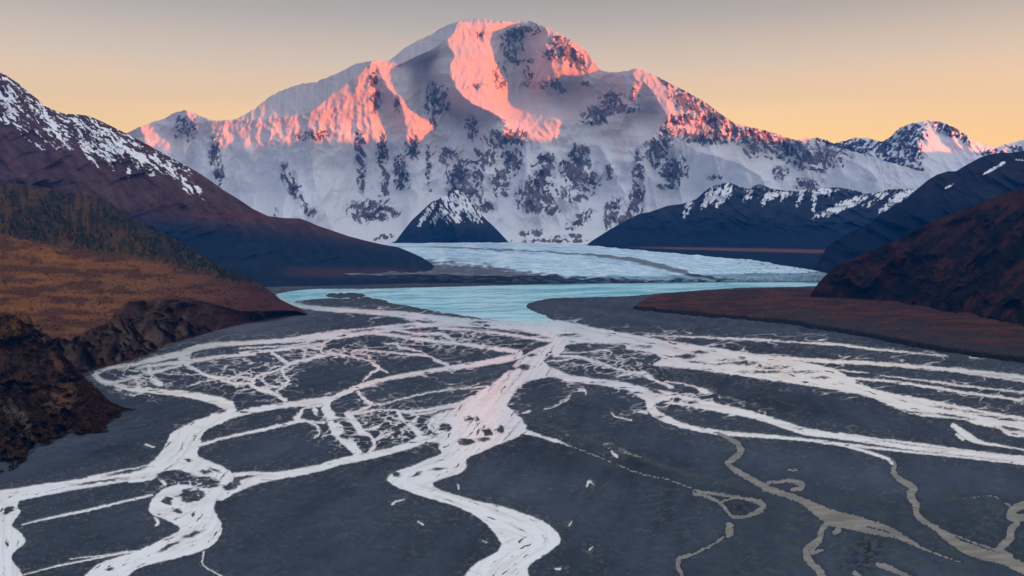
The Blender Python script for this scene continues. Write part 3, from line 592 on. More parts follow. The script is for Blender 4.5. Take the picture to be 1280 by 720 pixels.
S = [
    [(347, 369, 4), (360, 377, 6), (378, 383, 5), (415, 387, 6), (450, 389, 6), (495, 392.5, 8), (520, 397, 12), (550, 401, 13), (600, 404, 10)],
    [(585, 405, 6), (540, 405, 8), (507, 408, 8), (460, 414, 9), (410, 420, 11), (350, 426, 6), (300, 429, 6), (255, 433, 8), (222, 443, 8), (190, 450, 7), (165, 456, 5), (140, 459, 4), (125, 464, 5), (119, 469, 6), (127, 476, 7), (142, 480, 6), (160, 485, 6.5), (195, 489, 7), (225, 492, 8), (250, 496, 9), (272, 501, 12), (288, 509, 14), (280, 518, 13), (262, 527, 15), (240, 538, 20), (225, 552, 30)],
    [(300, 441, 3.5), (350, 437, 4), (387, 432, 5)], [(300, 435, 2), (350, 433, 2), (385, 429, 3)],
    [(320, 442, 3.5), (275, 446, 4), (235, 452, 6), (190, 457, 4), (170, 461, 2.5)],
    [(187, 457, 5), (187, 466, 7), (192, 474, 8), (200, 480, 6)], [(187, 470, 3.5), (170, 472, 3.5), (150, 476, 3.5), (138, 480, 3)], [(225, 457, 4), (205, 462, 4), (190, 466, 4)], [(170, 473, 2.5), (174, 483, 3)],
    [(232, 455, 5), (250, 465, 4), (270, 472, 4.5), (295, 471, 3.5), (318, 474, 3)], [(270, 473, 3), (292, 479, 3.5), (312, 480, 4), (322, 486, 5), (342, 492, 4.5), (357, 500, 5)], [(270, 474, 2), (250, 478, 1.6), (232, 484, 1.2)],
    [(316, 480, 4), (316, 474, 4), (326, 468, 3), (350, 462, 3.2), (360, 455, 4.5), (348, 447, 4.5), (340, 441, 4)], [(352, 462, 4), (355, 470, 4), (360, 476, 4.5), (353, 484, 4), (338, 482, 3), (327, 476, 3), (332, 468, 2)], [(346, 490, 3), (352, 483, 2.5)],
    [(360, 455, 4.5), (382, 450, 4), (407, 443, 5), (425, 443, 3.5), (438, 446, 2.5)], [(425, 444, 2), (455, 449, 2), (470, 457, 4), (472, 461, 4), (460, 470, 2.5), (455, 476, 2)], [(473, 460, 3), (484, 465, 3)], [(378, 449, 2.5), (382, 440, 3), (376, 434, 3)], [(402, 442, 3), (402, 435, 4)],
    [(455, 415, 3.5), (500, 420, 4), (525, 424, 4.5), (575, 430, 4.5), (620, 436, 5.5), (650, 440, 6)], [(485, 411, 3), (520, 417, 3), (548, 417, 4), (560, 422, 5), (568, 428, 4)], [(550, 410, 4), (585, 412, 3.5), (620, 416, 3.5), (660, 422, 4), (695, 426, 5)],
    [(650, 445, 8), (615, 452, 8), (590, 456, 7), (550, 462, 6), (520, 467, 6), (490, 472, 5.5), (465, 478, 5), (450, 483, 6), (430, 491, 6.5), (412, 499, 7), (385, 503, 9), (360, 506, 7), (320, 512, 7), (290, 520, 7), (266, 530, 7)],
    [(560, 456, 5), (545, 450, 3.5), (535, 445, 3), (515, 443, 2.5), (490, 441, 2.5), (450, 437, 2)], [(534, 444, 3), (520, 438, 2), (500, 434, 4), (496, 430, 3), (480, 429, 1.5)],
    [(448, 490, 4), (454, 498, 4.5), (463, 506, 4.5), (455, 511, 3.5), (438, 517, 3.5)], [(610, 483, 2), (575, 486, 2), (535, 491, 2.2), (505, 498, 1.8), (475, 506, 2)], [(466, 506, 2.5), (485, 504, 1.5)],
    [(612, 484, 3), (575, 505, 6), (545, 510, 4), (515, 514, 3.5), (475, 512, 2.5), (440, 518, 4)],
    [(498, 516, 5), (502, 523, 5), (512, 531, 6), (524, 542, 8), (528, 552, 8)], [(506, 516, 2.5), (522, 519, 3), (516, 528, 4)], [(520, 518, 3), (545, 514, 4)], [(562, 515, 6), (543, 523, 6), (538, 533, 5), (548, 543, 5), (560, 546, 8)], [(562, 520, 5), (572, 534, 6)],
    [(408, 500, 10), (408, 512, 12), (414, 522, 14), (420, 535, 16), (430, 548, 14), (442, 560, 11), (447, 568, 12)], [(400, 507, 4), (384, 509, 3), (376, 516, 5), (371, 525, 6), (386, 526, 3), (404, 528, 5)], [(392, 510, 5), (396, 516, 4)],
    [(385, 527, 2.5), (396, 533, 3), (399, 541, 2.5), (394, 547, 2)], [(435, 518, 8), (445, 530, 9), (452, 541, 8), (462, 546, 7), (468, 556, 6), (462, 566, 6)], [(455, 538, 3), (472, 534, 4), (476, 531, 2)], [(464, 552, 4), (478, 546, 3), (491, 540, 3)], [(470, 549, 3), (484, 537, 2)],
    [(528, 549, 12), (512, 556, 9), (490, 563, 8), (460, 570, 9), (425, 577, 9), (395, 586, 9), (350, 594, 10), (320, 600, 11), (296, 609, 12), (276, 620, 12)], [(345, 592, 3), (310, 592, 5), (285, 595, 6)],
    [(376, 526, 5), (350, 532, 4.5), (320, 539, 4), (282, 547, 3.5), (250, 556, 5)],
    [(200, 583, 12), (160, 594, 14), (100, 605, 13), (50, 613, 15), (0, 622, 18), (-60, 630, 20)], [(195, 582, 4), (150, 589, 3), (110, 597, 3)],
    [(28, 656, 1.5), (60, 648, 3), (100, 640, 3.5), (150, 628, 3), (190, 619, 3)], [(28, 719, 1.2), (70, 708, 2.2), (100, 702, 2.2), (150, 692, 2.5), (176, 688, 2)], [(87, 699, 1.2), (130, 694, 1.6), (160, 689, 2)], [(255, 690, 2.5), (253, 705, 1.5), (262, 712, 1.8), (280, 722, 1.8)], [(198, 597, 3), (206, 605, 5)], [(182, 556, 2), (192, 559, 2)],
    [(194, 648, 4), (198, 653, 4), (194, 657, 2)],
    [(706, 472, 9), (735, 476, 8), (762, 479, 9), (790, 485, 10), (812, 494, 16), (835, 497, 16), (860, 502, 12), (890, 508, 11), (925, 515, 9), (955, 523, 8.5), (980, 531, 9), (1010, 540, 9), (1060, 547, 7), (1135, 559, 6), (1210, 567, 6.5), (1280, 576, 7), (1420, 595, 8)],
    [(1050, 542, 2.5), (1100, 549, 3), (1160, 557, 3.5), (1220, 565, 3), (1280, 571.5, 3), (1400, 583, 3)],
    [(812, 495, 10), (814, 507, 12), (820, 517, 10), (838, 526, 8), (862, 534, 6.5), (900, 541, 6), (960, 545.5, 5), (1010, 550, 4), (1060, 556, 4), (1130, 564, 3), (1200, 571, 3), (1300, 582, 3)],
    [(1010, 551, 2.5), (1050, 556, 3), (1085, 565, 4), (1108, 573, 4), (1116, 579, 5)],
    [(690, 445, 2.5), (720, 446, 4), (750, 454, 3.5), (780, 464, 2.5), (800, 466, 5), (808, 468, 7), (820, 476, 4), (840, 484, 4)], [(772, 470, 3), (788, 468, 3), (803, 466, 3)], [(830, 477, 2), (850, 479, 2), (870, 484, 2.5), (880, 489, 7), (886, 491, 3)], [(700, 441, 2), (735, 440, 1.6), (757, 438, 3), (765, 441, 1.5)], [(740, 447, 1.5), (775, 451, 1)], [(685, 452, 2), (705, 450, 2), (720, 447, 2)],
    [(805, 419, 2), (885, 422, 2.5), (960, 425, 3), (985, 427, 2), (1045, 430.5, 3.5), (1080, 435, 3), (1130, 440, 2.5), (1185, 445, 2)], [(1214, 446, 5), (1224, 446, 3)],
    [(900, 440, 4), (960, 446, 5), (1035, 451.5, 5), (1085, 454, 5), (1135, 457.5, 5), (1210, 464, 5.5), (1280, 471.5, 6), (1420, 485, 7)], [(1200, 466, 2), (1250, 472, 3), (1290, 478, 3)], [(1000, 458, 3), (1040, 462, 1.8), (1085, 466, 1.6)],
    [(1048, 471, 3), (1080, 474, 3.5), (1110, 476.5, 3.5), (1165, 484, 3.5), (1200, 490, 3.5), (1280, 500.5, 3.5), (1400, 514, 4)], [(1100, 469, 1), (1170, 477.5, 2.5), (1220, 484, 2), (1290, 491.5, 2.5)],
    [(1192, 532, 6), (1202, 540, 8), (1212, 547, 9), (1226, 553, 5), (1250, 557, 3), (1290, 564, 2.5)], [(1196, 543, 3), (1204, 549, 4)],
    [(655, 539, 7), (672, 544, 4), (687, 549, 3.5), (700, 552.5, 2.5), (712, 557, 1.2)], [(724, 488, 1.5), (730, 488, 3.5), (732, 493, 1)], [(765, 516, 2.5), (770, 521, 2), (780, 523, 2), (788, 525, 3)], [(800, 515, 3), (808, 516, 4)], [(654, 516, 1.5), (662, 514, 3)], [(712, 498, 1.5), (696, 506, 1.8), (680, 512, 1.2)],
    [(490, 630, 2.5), (497, 626, 2.2), (506, 624, 1)], [(572, 606, 1.5), (573, 611, 2.8)], [(733, 608, 1.5), (736, 602, 3.5), (742, 605, 1)], [(694, 711, 2), (700, 711, 3)], [(738, 687, 2.5), (740, 684, 1.5)], [(712, 657, 2), (714, 652, 1)],
    [(523, 652, 2), (530, 656, 2)], [(603, 676, 1.5), (608, 678, 2)], [(764, 564, 2), (771, 571, 4)],
]
HOLES = [(857, 445.5, 12, 3), (875, 440, 9, 2), (803, 433.5, 8, 1.5), (929, 447.5, 5, 2), (930, 454, 15, 2), (949, 458, 4, 2), (955, 465, 24, 1.4), (976, 459, 10, 1.6), (908, 450, 7, 1.1), (965, 460, 10, 1.4), (712, 419, 12, 1.8), (900, 455, 8, 1), (1005, 465, 14, 1.3), (1025, 472, 10, 1.2), (870, 452, 8, 1),
         (636, 460.5, 9, 3.2), (655, 459, 8, 3), (665, 444, 6, 1.6), (600, 403, 9, 1.3), (529, 402, 14, 1.5), (510, 408, 8, 1), (585, 523, 3, 3), (597, 524, 3, 3), (556, 534, 7, 5, 10), (434, 544, 8, 4.5), (456, 552, 10, 7, 20), (582, 552, 10, 4.5), (606, 549, 5, 2.5), (610, 540, 6, 5), (626, 537, 4, 5), (537, 542, 9, 2.5), (535, 560, 15, 6, -15), (495, 593, 4, 2.5), (520, 593, 6, 2, -20), (548, 586, 8, 1.6, -8),
         (605, 550, 7, 1.5), (385, 520, 7, 4), (400, 524, 8, 3), (420, 526, 4, 2), (510, 522.5, 6, 3.2), (210, 626, 6.5, 4.5, 20), (222, 639, 5.5, 3, 15), (240, 619, 16, 9, -8), (261, 603, 12, 5, -12), (289, 607, 11, 5, -25), (221, 596.5, 25, 6), (257, 590, 6, 2), (268, 588, 7, 1.5, 15), (212, 683, 14, 2.2, -25), (137, 712, 5, 2), (240, 668, 12, 2, -20), (10, 638, 8, 5, -30), (160, 589, 24, 1.5, -12), (125, 602, 28, 1.3, -8), (236, 575, 4, 2),
         (846, 500, 7, 3), (864, 503, 9, 2, 10), (828, 504, 9, 1.6, -20), (818, 489, 9, 2, 15), (825, 521.5, 5, 1.6), (278, 514, 6, 2, -25), (240, 490, 6, 1), (1140, 515, 14, 1.2, 8), (1190, 520, 22, 1.3, 8), (1250, 523, 24, 1.6, 8), (1265, 536, 16, 1.6, 8), (1215, 515, 12, 1, 8), (182, 471, 6, 1.8), (184, 479, 8, 2.5), (398, 427, 9, 1.4, -10), (455, 413, 16, 1, -5),
         (720, 406, 0.1, 0.1), (1180, 510, 12, .9, 8)]
OLIVE = [
    [(898, 541, 5), (912, 548, 6), (922, 555, 6.5), (926, 565, 7), (914, 575, 8), (911, 581, 7), (926, 592, 7), (945, 602, 7), (960, 611, 8), (985, 619, 7), (1005, 627, 9), (1028, 641, 16), (1046, 649, 20), (1068, 651, 14), (1090, 655, 8), (1112, 662, 7), (1128, 672, 8), (1138, 677, 6), (1155, 686, 2.5), (1200, 703, 1.5)],
    [(1048, 652, 12), (1080, 662, 8), (1108, 668, 5), (1125, 673, 2)], [(1038, 652, 8), (1028, 660, 7), (1024, 673, 8), (1010, 684, 7), (1008, 694, 9), (1016, 706, 9), (1026, 718, 10), (1040, 760, 12), (1060, 900, 18)], [(1026, 676, 5), (1014, 690, 5), (1028, 688, 3)],
    [(960, 604, 3), (985, 601, 4), (1000, 604, 7), (1002, 610, 6), (990, 612, 4)], [(985, 587, 2), (996, 588, 3)], [(1047, 663, 9), (1042, 667, 4)],
    [(1112, 574, 4), (1118, 582, 5), (1116, 590, 6), (1126, 600, 7), (1142, 610, 9), (1138, 618, 10), (1144, 630, 9), (1146, 642, 8), (1154, 651, 7), (1170, 660, 6), (1182, 670, 9), (1204, 684, 13), (1230, 693, 15), (1258, 700, 13), (1282, 712, 14), (1360, 745, 16)], [(1172, 661, 3), (1200, 672, 2), (1245, 688, 3), (1262, 696, 4)],
    [(1290, 628, 10), (1268, 636, 10), (1262, 646, 8), (1272, 652, 6), (1264, 662, 9), (1262, 674, 10), (1250, 685, 8), (1262, 696, 8)], [(1262, 645, 7), (1290, 648, 8)],
    [(872, 614, 4), (900, 618, 4), (930, 623, 4), (950, 628, 7), (954, 634, 6), (944, 641, 6), (930, 646, 3), (916, 646, 4), (906, 636, 3)], [(868, 617, 5), (885, 621, 4), (900, 629, 4), (912, 642, 4)], [(900, 628, 3), (925, 620, 2)], [(912, 657, 9), (912, 667, 10)], [(905, 672, 3), (888, 682, 3), (868, 692, 3.5), (850, 698, 6), (848, 708, 6), (854, 724, 4), (880, 800, 5)],
    [(1095, 705, 4), (1108, 709, 8), (1125, 716, 5), (1140, 722, 4)], [(1068, 716, 5), (1074, 719, 5)], [(775, 562, 1.5), (800, 572, 1.2)], [(1204, 623, .8), (1240, 620, 1), (1262, 632, 2)],
    [(713, 557, 1), (740, 568, 1.2), (770, 580, 1), (800, 592, 1.5), (835, 600, 1.2), (868, 612, 2)],
]
for L_ in (S, OLIVE):
    for q_ in L_:
        if q_[-1][0] >= 1280:
            (xa, ya, wa), (xb, yb, wb) = q_[-2], q_[-1]
            sl_p = (yb - ya) / max(xb - xa, 1)
            q_.append((xb + 250, yb + sl_p * 250, max(wb, 3))); q_.append((xb + 620, yb + sl_p * 640, max(wb, 3)))
LAKE = [(345, 369), (352, 366), (390, 361.5), (455, 361), (520, 359.5), (620, 357), (700, 355), (760, 354.5), (840, 353.5), (910, 353), (1022, 353), (1022, 357.5), (960, 359), (910, 360.5), (835, 366), (785, 370), (740, 371.5), (695, 372.5), (672, 376), (658, 381), (664, 388), (680, 394), (690, 402), (660, 403), (625, 401), (596, 397), (562, 391.5), (525, 385), (490, 379), (462, 373), (430, 373.5), (405, 373), (380, 375), (362, 377)]
LAKEHOLES = [(433, 369.5, 25, 3.5), (470, 376, 20, 3.2, 10), (640, 372, 0.1, .1)]

cx = np.concatenate([-700 - np.geomspace(180, 60, 4), np.arange(-700, -60, 12), np.arange(-60, 1345, 1.15), np.arange(1345, 1560, 3), np.arange(1560, 2000, 12), 2000 + np.geomspace(60, 2000, 14)])
cx = np.unique(cx)
ry = np.concatenate([[290.6, 293, 300, 310, 320, 328], np.arange(332, 356, 1.0), np.arange(356, 470, .55), np.arange(470, 560, .7), np.arange(560, 732, .95), np.arange(735, 1000, 7), np.geomspace(1000, 4000, 12)])
PXg, PYg = np.meshgrid(cx, ry)
dx, dy, dz = ray(PXg, PYg)
Dg = -CAMH / dz * dy
Xg = dx * Dg / dy; Yg = Dg
wx = 1.5 * fbm(PXg / 9, PYg / 5, 0, 4, 120); wy = .8 * fbm(PXg / 9, PYg / 5, 7.7, 4, 121)
fsc = ss(340, 430, PYg) * .8 + .2
wsc = 1 - .45 * ss(500, 620, PYg)
wpx, wpy = PXg + wx * fsc * 1.8 * wsc, PYg + wy * fsc * 1.4 * wsc
sR = np.full(PXg.shape, -1e9)
for s_ in S:
    # evaluate on the unwarped index grid but warped coordinates
    sR = np.maximum(sR, stroke(wpx, wpy, s_) if False else -1e9)
FS = PXg * 1.0; FD = PYg * 1.0
def eval_strokes(L, flow=False):
    out = np.full(PXg.shape, -1e9)
    for li, pts in enumerate(L):
        cum = 137.0 * li
        p = spline(pts, 4); w = np.maximum(p[:, 2], .4)
        for i in range(len(p) - 1):
            x0, y0, x1, y1 = p[i, 0], p[i, 1], p[i + 1, 0], p[i + 1, 1]; m = 14 + max(w[i], w[i + 1]) * .6
            ca, cb = np.searchsorted(cx, [min(x0, x1) - m, max(x0, x1) + m]); ra, rb = np.searchsorted(ry, [min(y0, y1) - m, max(y0, y1) + m])
            if ca >= cb or ra >= rb: continue
            sl = (slice(ra, rb), slice(ca, cb)); ex, ey = x1 - x0, y1 - y0
            qx, qy = wpx[sl], wpy[sl]
            t = np.clip(((qx - x0) * ex + (qy - y0) * ey) / (ex * ex + ey * ey + 1e-9), 0, 1)
            d = np.hypot(qx - x0 - t * ex, qy - y0 - t * ey)
            val = (w[i] + t * (w[i + 1] - w[i])) / 2 - d; ln = math.hypot(ex, ey)
            if flow:
                b = val > out[sl]
                cr_ = ((qx - x0) * ey - (qy - y0) * ex) / (ln + 1e-9)
                FS[sl] = np.where(b & (val > -2), cum + t * ln, FS[sl]); FD[sl] = np.where(b & (val > -2), cr_, FD[sl])
            cum += ln
            out[sl] = np.maximum(out[sl], val)
    return out
def eval_poly(pts):
    a = np.array(pts, float); out = np.full(PXg.shape, -1e9)
    ca, cb = np.searchsorted(cx, [a[:, 0].min() - 16, a[:, 0].max() + 16]); ra, rb = np.searchsorted(ry, [a[:, 1].min() - 16, a[:, 1].max() + 16])
    sl = (slice(ra, rb), slice(ca, cb)); out[sl] = poly(wpx[sl], wpy[sl], pts); return out
def holes(s, L, nn):
    for e in L:
        x, y, rx, ry_ = e[:4]; a = math.radians(e[4]) if len(e) > 4 else 0
        m = rx + 10
        ca, cb = np.searchsorted(cx, [x - m, x + m]); ra, rb = np.searchsorted(ry, [y - m, y + m]); sl = (slice(ra, rb), slice(ca, cb))
        ddx, ddy = PXg[sl] + wx[sl] * 2.5 - x, PYg[sl] + wy[sl] * 2 - y
        u = (ddx * math.cos(a) + ddy * math.sin(a)) / rx; v = (-ddx * math.sin(a) + ddy * math.cos(a)) / ry_
        s[sl] = np.minimum(s[sl], (np.sqrt(u * u + v * v) - 1) * min(rx, ry_) )
    return s
GUIDE = [[(690, 428, 50), (670, 455, 50), (645, 488, 60), (610, 530, 90), (560, 580, 80), (505, 600, 60), (560, 620, 50), (640, 648, 60), (680, 675, 60), (640, 705, 80), (615, 735, 90), (600, 800, 90)],
         [(600, 404, 26), (700, 412, 30), (800, 428, 30), (900, 450, 36), (1000, 464, 36), (1100, 492, 40), (1200, 515, 40), (1330, 535, 50)],
         [(262, 528, 30), (240, 545, 50), (225, 570, 60), (190, 592, 40), (120, 602, 30)], [(290, 594, 50), (268, 625, 60), (252, 660, 70), (190, 690, 60), (110, 735, 80), (40, 800, 90)], [(60, 612, 40), (0, 630, 60), (-10, 680, 70), (-10, 740, 80)]]
eval_strokes(GUIDE, True)
sR = eval_strokes(S, False)
for p in RIVER_POLY: sR = np.maximum(sR, eval_poly(p))
sO = eval_strokes(OLIVE)
sL = eval_poly(LAKE); sL = holes(sL, LAKEHOLES, None)
sR = holes(sR, HOLES, None)
edge_n = fbm(PXg / 4, PYg / 2.4, 0, 4, 122)
sR = sR + edge_n * (.85 - .4 * ss(480, 600, PYg)) * fsc
sO = sO + edge_n * 2.0 - .1
# gravel bars in the wide shallow reaches
lace = np.abs(fbm(PXg / 44 + PYg / 36, PYg / 12, 0, 3, 133, .45)) * 17
sR = np.where((sR < 0) & (sR > -11), np.maximum(sR, .85 - lace - .09 * np.clip(-sR, 0, 99) - 3 * ss(520, 570, PYg) - 1.6 * ss(.05, -.15, fbm(PXg / 90, PYg / 40, 0, 2, 134))) , sR) * 1.0
sR = np.where(PYg > 600, np.minimum(sR, np.where(sR < .9, sR + 0 * sR, sR)), sR)
lm = ell(PXg, PYg, [(320, 472, 62, 26), (180, 470, 60, 14), (500, 532, 66, 26), (440, 540, 40, 20), (560, 425, 60, 12), (765, 455, 60, 14), (860, 500, 40, 12), (245, 608, 46, 12), (950, 462, 80, 10, 1, 8), (430, 440, 60, 12)], .5)
lace2 = np.abs(fbm(PXg / 19 + PYg / 24, PYg / 8 - PXg / 90, 0, 3, 192, .5)) * 9
sR = np.where((sR < .3) & (sR > -12), np.maximum(sR, 1.35 * lm - lace2 - .35 - .04 * np.clip(-sR, 0, 99)), sR)
bar = fbm(FS / 26, FD / 3.4, 0, 4, 123) - .04 * ss(540, 640, PYg)
sR = np.where(sR > 1.2, np.minimum(sR, np.maximum((.56 - bar) * 12, -1.2)), sR)
# a few rills on the gravel flats
sW = np.maximum(np.maximum(sR, sO), sL)
depth = np.clip(-sW * .28, -1.1, .75)
gfar = ss(900, 200, Dg) * 0
mic = fbm(Xg / 40, Yg / 60, 0, 5, 124)
swale = ss(7, 0, np.abs((PYg - np.interp(PXg, [640, 667, 700, 775, 850, 920, 1000], [515, 525, 538, 562, 590, 607, 625])) + 2 * mic)) * ss(650, 690, PXg) * ss(1010, 930, PXg)
Zg = depth + np.where(depth > 0, .5 * mic * ss(0, 6, -sW), 0) - .9 * swale * (depth > .3)
Zg = np.maximum(Zg, np.where(sW < -1.2, .06, -9))
# albedo of the gravel
wg = 40 * fbm(Xg / 300, Yg / 500, 0, 3, 176)
strk = fbm((Xg + Yg * .5 + wg) / 220, (Yg - Xg * .5) / 420, 0, 6, 125, .58); strk2 = fbm((Xg - Yg * .35 + wg) / 26, (Yg + Xg) / 190, 0, 5, 126)
gal = np.array([0.046, 0.060, 0.081]) * (1 + .42 * strk[..., None] + .22 * strk2[..., None] * ss(600, 400, PYg)[..., None] + .22 * strk2[..., None])
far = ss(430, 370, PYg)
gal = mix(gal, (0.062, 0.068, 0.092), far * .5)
pale = ell(PXg, PYg, [(270, 408, 90, 12, .9, -10), (325, 348, 45, 8, 1, 10), (330, 418, 60, 6, .6, -8)], .4)
gal = mix(gal, (0.17, 0.17, 0.20), pale * .65)
gal = mix(gal, (0.058, 0.072, 0.078), .8 * swale)
rill = ss(.045, .0, np.abs(fbm(PXg / 60 + PYg / 40, PYg / 14, 0, 4, 127))) * ss(-.08, .2, fbm(PXg / 110, PYg / 45, 0, 2, 128)) * ss(-1, -5, sW)
gal = mix(gal, (0.11, 0.115, 0.12), rill * .7)
olz = ss(840, 960, PXg) * ss(585, 640, PYg)
oln = ss(.0, .4, fbm((PXg - PYg) / 40, PYg / 14, 0, 5, 129))
gal = mix(gal, (0.05, 0.07, 0.068), olz * oln * .8)
gal = mix(gal, (0.020, 0.018, 0.018), ell(PXg, PYg, [(1085, 690, 14, 22, 1, 30), (1075, 706, 16, 7, 1), (925, 634, 14, 7, .9)], .1) * ss(-.1, .15, fbm(PXg / 8, PYg / 5, 0, 4, 177)) * .9)
nearbank = ss(-6, -1, sW)
gal = mix(gal, (0.045, 0.052, 0.064), nearbank * .5)
thin = ss(-1.3, .1, sR) * ss(.6, .0, sR)
gal = mix(gal, (0.30, 0.29, 0.29), thin * .6)
speck = ss(.30, .5, fbm((PXg + PYg) / 9, (PYg - PXg * .3) / 4, 0, 4, 130)) * ss(.0, .3, fbm(PXg / 60, PYg / 30, 0, 2, 131))
gal = mix(gal, (0.13, 0.13, 0.13), speck * .4)
k = NT('river_gravel')
v = k.coord((1, .6, 1)); n1 = k.noise(.12, v, 8, .7); n2 = k.noise(.9, v, 4, .6)
f = k.math('ADD', k.math('MULTIPLY', n1, .9), k.math('ADD', k.math('MULTIPLY', n2, .35), .38))
cm = k.n('ShaderNodeVectorMath', operation='SCALE'); k.l(k.attr('albedo', True), cm.inputs[0]); k.l(f, cm.inputs['Scale'])
k.l(cm.outputs[0], k.b.inputs['Base Color']); k.b.inputs['Roughness'].default_value = .95; k.b.inputs['Specular IOR Level'].default_value = .04
k.bump(n1, .5, 1.2)
grid_obj('ground', Xg, Yg, Zg, k.m, {}, {'albedo': np.clip(gal, .006, 1)}, label='dark slate-grey gravel river plain between the braided channels', flip=True)

# water: three colours of meltwater lying in the carved channels
tint = ss(640, 600, PXg) * 0 + ell(PXg, PYg, [(668, 398, 60, 9, 1), (372, 378, 30, 9, .8), (560, 396, 60, 5, .5)], .1)
fm = lambda a: np.maximum(np.maximum(a[:-1, :-1], a[1:, :-1]), np.maximum(a[:-1, 1:], a[1:, 1:]))
fR, fO, fL = fm(sR), fm(sO), fm(sL)
cls = np.argmax(np.stack([fR, fO, fL]), 0); wet = np.maximum(np.maximum(fR, fO), fL) > -1.5
def water_mat(name, c1, c2, c3, rough, ns=(1, 1, 1), spec=.5):
    k = NT(name)
    k.t.nodes.remove(k.b) if False else None
    v = k.coord((1, 1, 1))
    sil = k.attr('silt')
    n1 = k.noise(.03, v, 6, .6, 1.2); n2 = k.noise(.3, v, 4, .6)
    col = k.mixc(k.ramp(sil, 0, 1), c1, c2)
    col = k.mixc(k.math('MULTIPLY', k.ramp(n1, .52, .75), .6), col, c3)
    col = k.mixc(k.math('MULTIPLY', k.attr('tint'), .75), col, (0.42, 0.80, 0.88))
    k.l(k.mixc(k.math('MULTIPLY', k.attr('shore'), .75), col, (0.17, 0.17, 0.18)), k.b.inputs['Base Color']); k.b.inputs['Roughness'].default_value = rough
    k.b.inputs['IOR'].default_value = 1.33; k.b.inputs['Specular IOR Level'].default_value = spec
    k.bump(n2, .15, .25)
    return k.m
sil = np.clip(.22 + 1.1 * fbm(FS / 60, FD / 5.5, 0, 4, 140) + .3 * ss(1.5, 0, sR), 0, 1)
shore = ss(1.5, -.3, sR) * (.45 + .55 * ss(-.2, .25, fbm(PXg / 6, PYg / 4, 0, 3, 182)))
shoreO = ss(2.8, -.3, sO)
shoreL = ss(.8, -.3, sL)
M_riv = water_mat('milky_meltwater', (0.90, 0.92, 0.91), (0.80, 0.76, 0.73), (0.70, 0.62, 0.58), .16)
M_olv = water_mat('silty_stream_water', (0.27, 0.245, 0.20), (0.17, 0.155, 0.13), (0.08, 0.08, 0.075), .5)
M_lak = water_mat('turquoise_meltwater', (0.10, 0.50, 0.62), (0.46, 0.84, 0.90), (0.05, 0.28, 0.38), .3, spec=.35)
lq = PYg + .02 * PXg + 2 * fbm(PXg / 60, PYg / 8, 0, 3, 181)
silL = np.clip(.25 + 1.7 * fbm(PXg / 110, lq / 2.2, 0, 5, 141, .6) + .55 * ell(PXg, PYg, [(560, 372, 120, 16, 1)], .1) + .4 * ss(1.5, 0, sL) + .5 * ss(363, 357, PYg) + .6 * ss(388, 398, PYg), 0, 1)
Wz = np.zeros_like(Zg)
grid_obj('river', Xg, Yg, Wz, M_riv, {'silt': sil, 'shore': shore, 'tint': tint}, keep=wet & (cls == 0), label='milky white braided river channels spreading over the gravel plain', smooth=True, flip=True)
grid_obj('stream', Xg, Yg, Wz, M_olv, {'silt': sil, 'shore': shoreO * .95}, keep=wet & (cls == 1), label='narrow grey-brown silty streams on the right foreground gravel', flip=True)
grid_obj('lake', Xg, Yg, Wz, M_lak, {'silt': silL, 'shore': shoreL * .7}, keep=wet & (cls == 2), label='turquoise meltwater pool in front of the glacier', flip=True)

# ================================================================== ADDED EASTERN RANGE (unseen, beyond the right edge; crest shaped to cast the valley shadow)
gx = np.linspace(10500, 15500, 70); gy = np.linspace(-7000, 17000, 260)
GX, GY = np.meshgrid(gx, gy)
H0 = EAST_H = 2080.0
top = np.interp(gy, [-7000, -4000, 6000, 7450, 8750, 9600, 13200, 15500, 17000], [600, 1750, 1850, 1870, 1810, 1740, 1500, 1400, 700])[:, None]
prof = np.clip(1 - np.abs(GX - 13000) / 2500, 0, 1) ** .9
GZ = prof * (top + 70 * fbm(GX / 9000, GY / 1600, 0, 4, 150)) + (1 - prof) * prof * 700 * (ridged(GX / 1500, GY / 1500, 0, 5, 151) - .9) - 20
ealb = np.zeros(GX.shape + (3,)) + np.array([0.10, 0.085, 0.08])
grid_obj('shadow_range', GX, GY, GZ, M_hill, {'snow': ss(900, 1500, GZ)}, {'albedo': ealb}, label='added snow-capped range beyond the right edge, shaped to cast the valley shadow', flip=False)

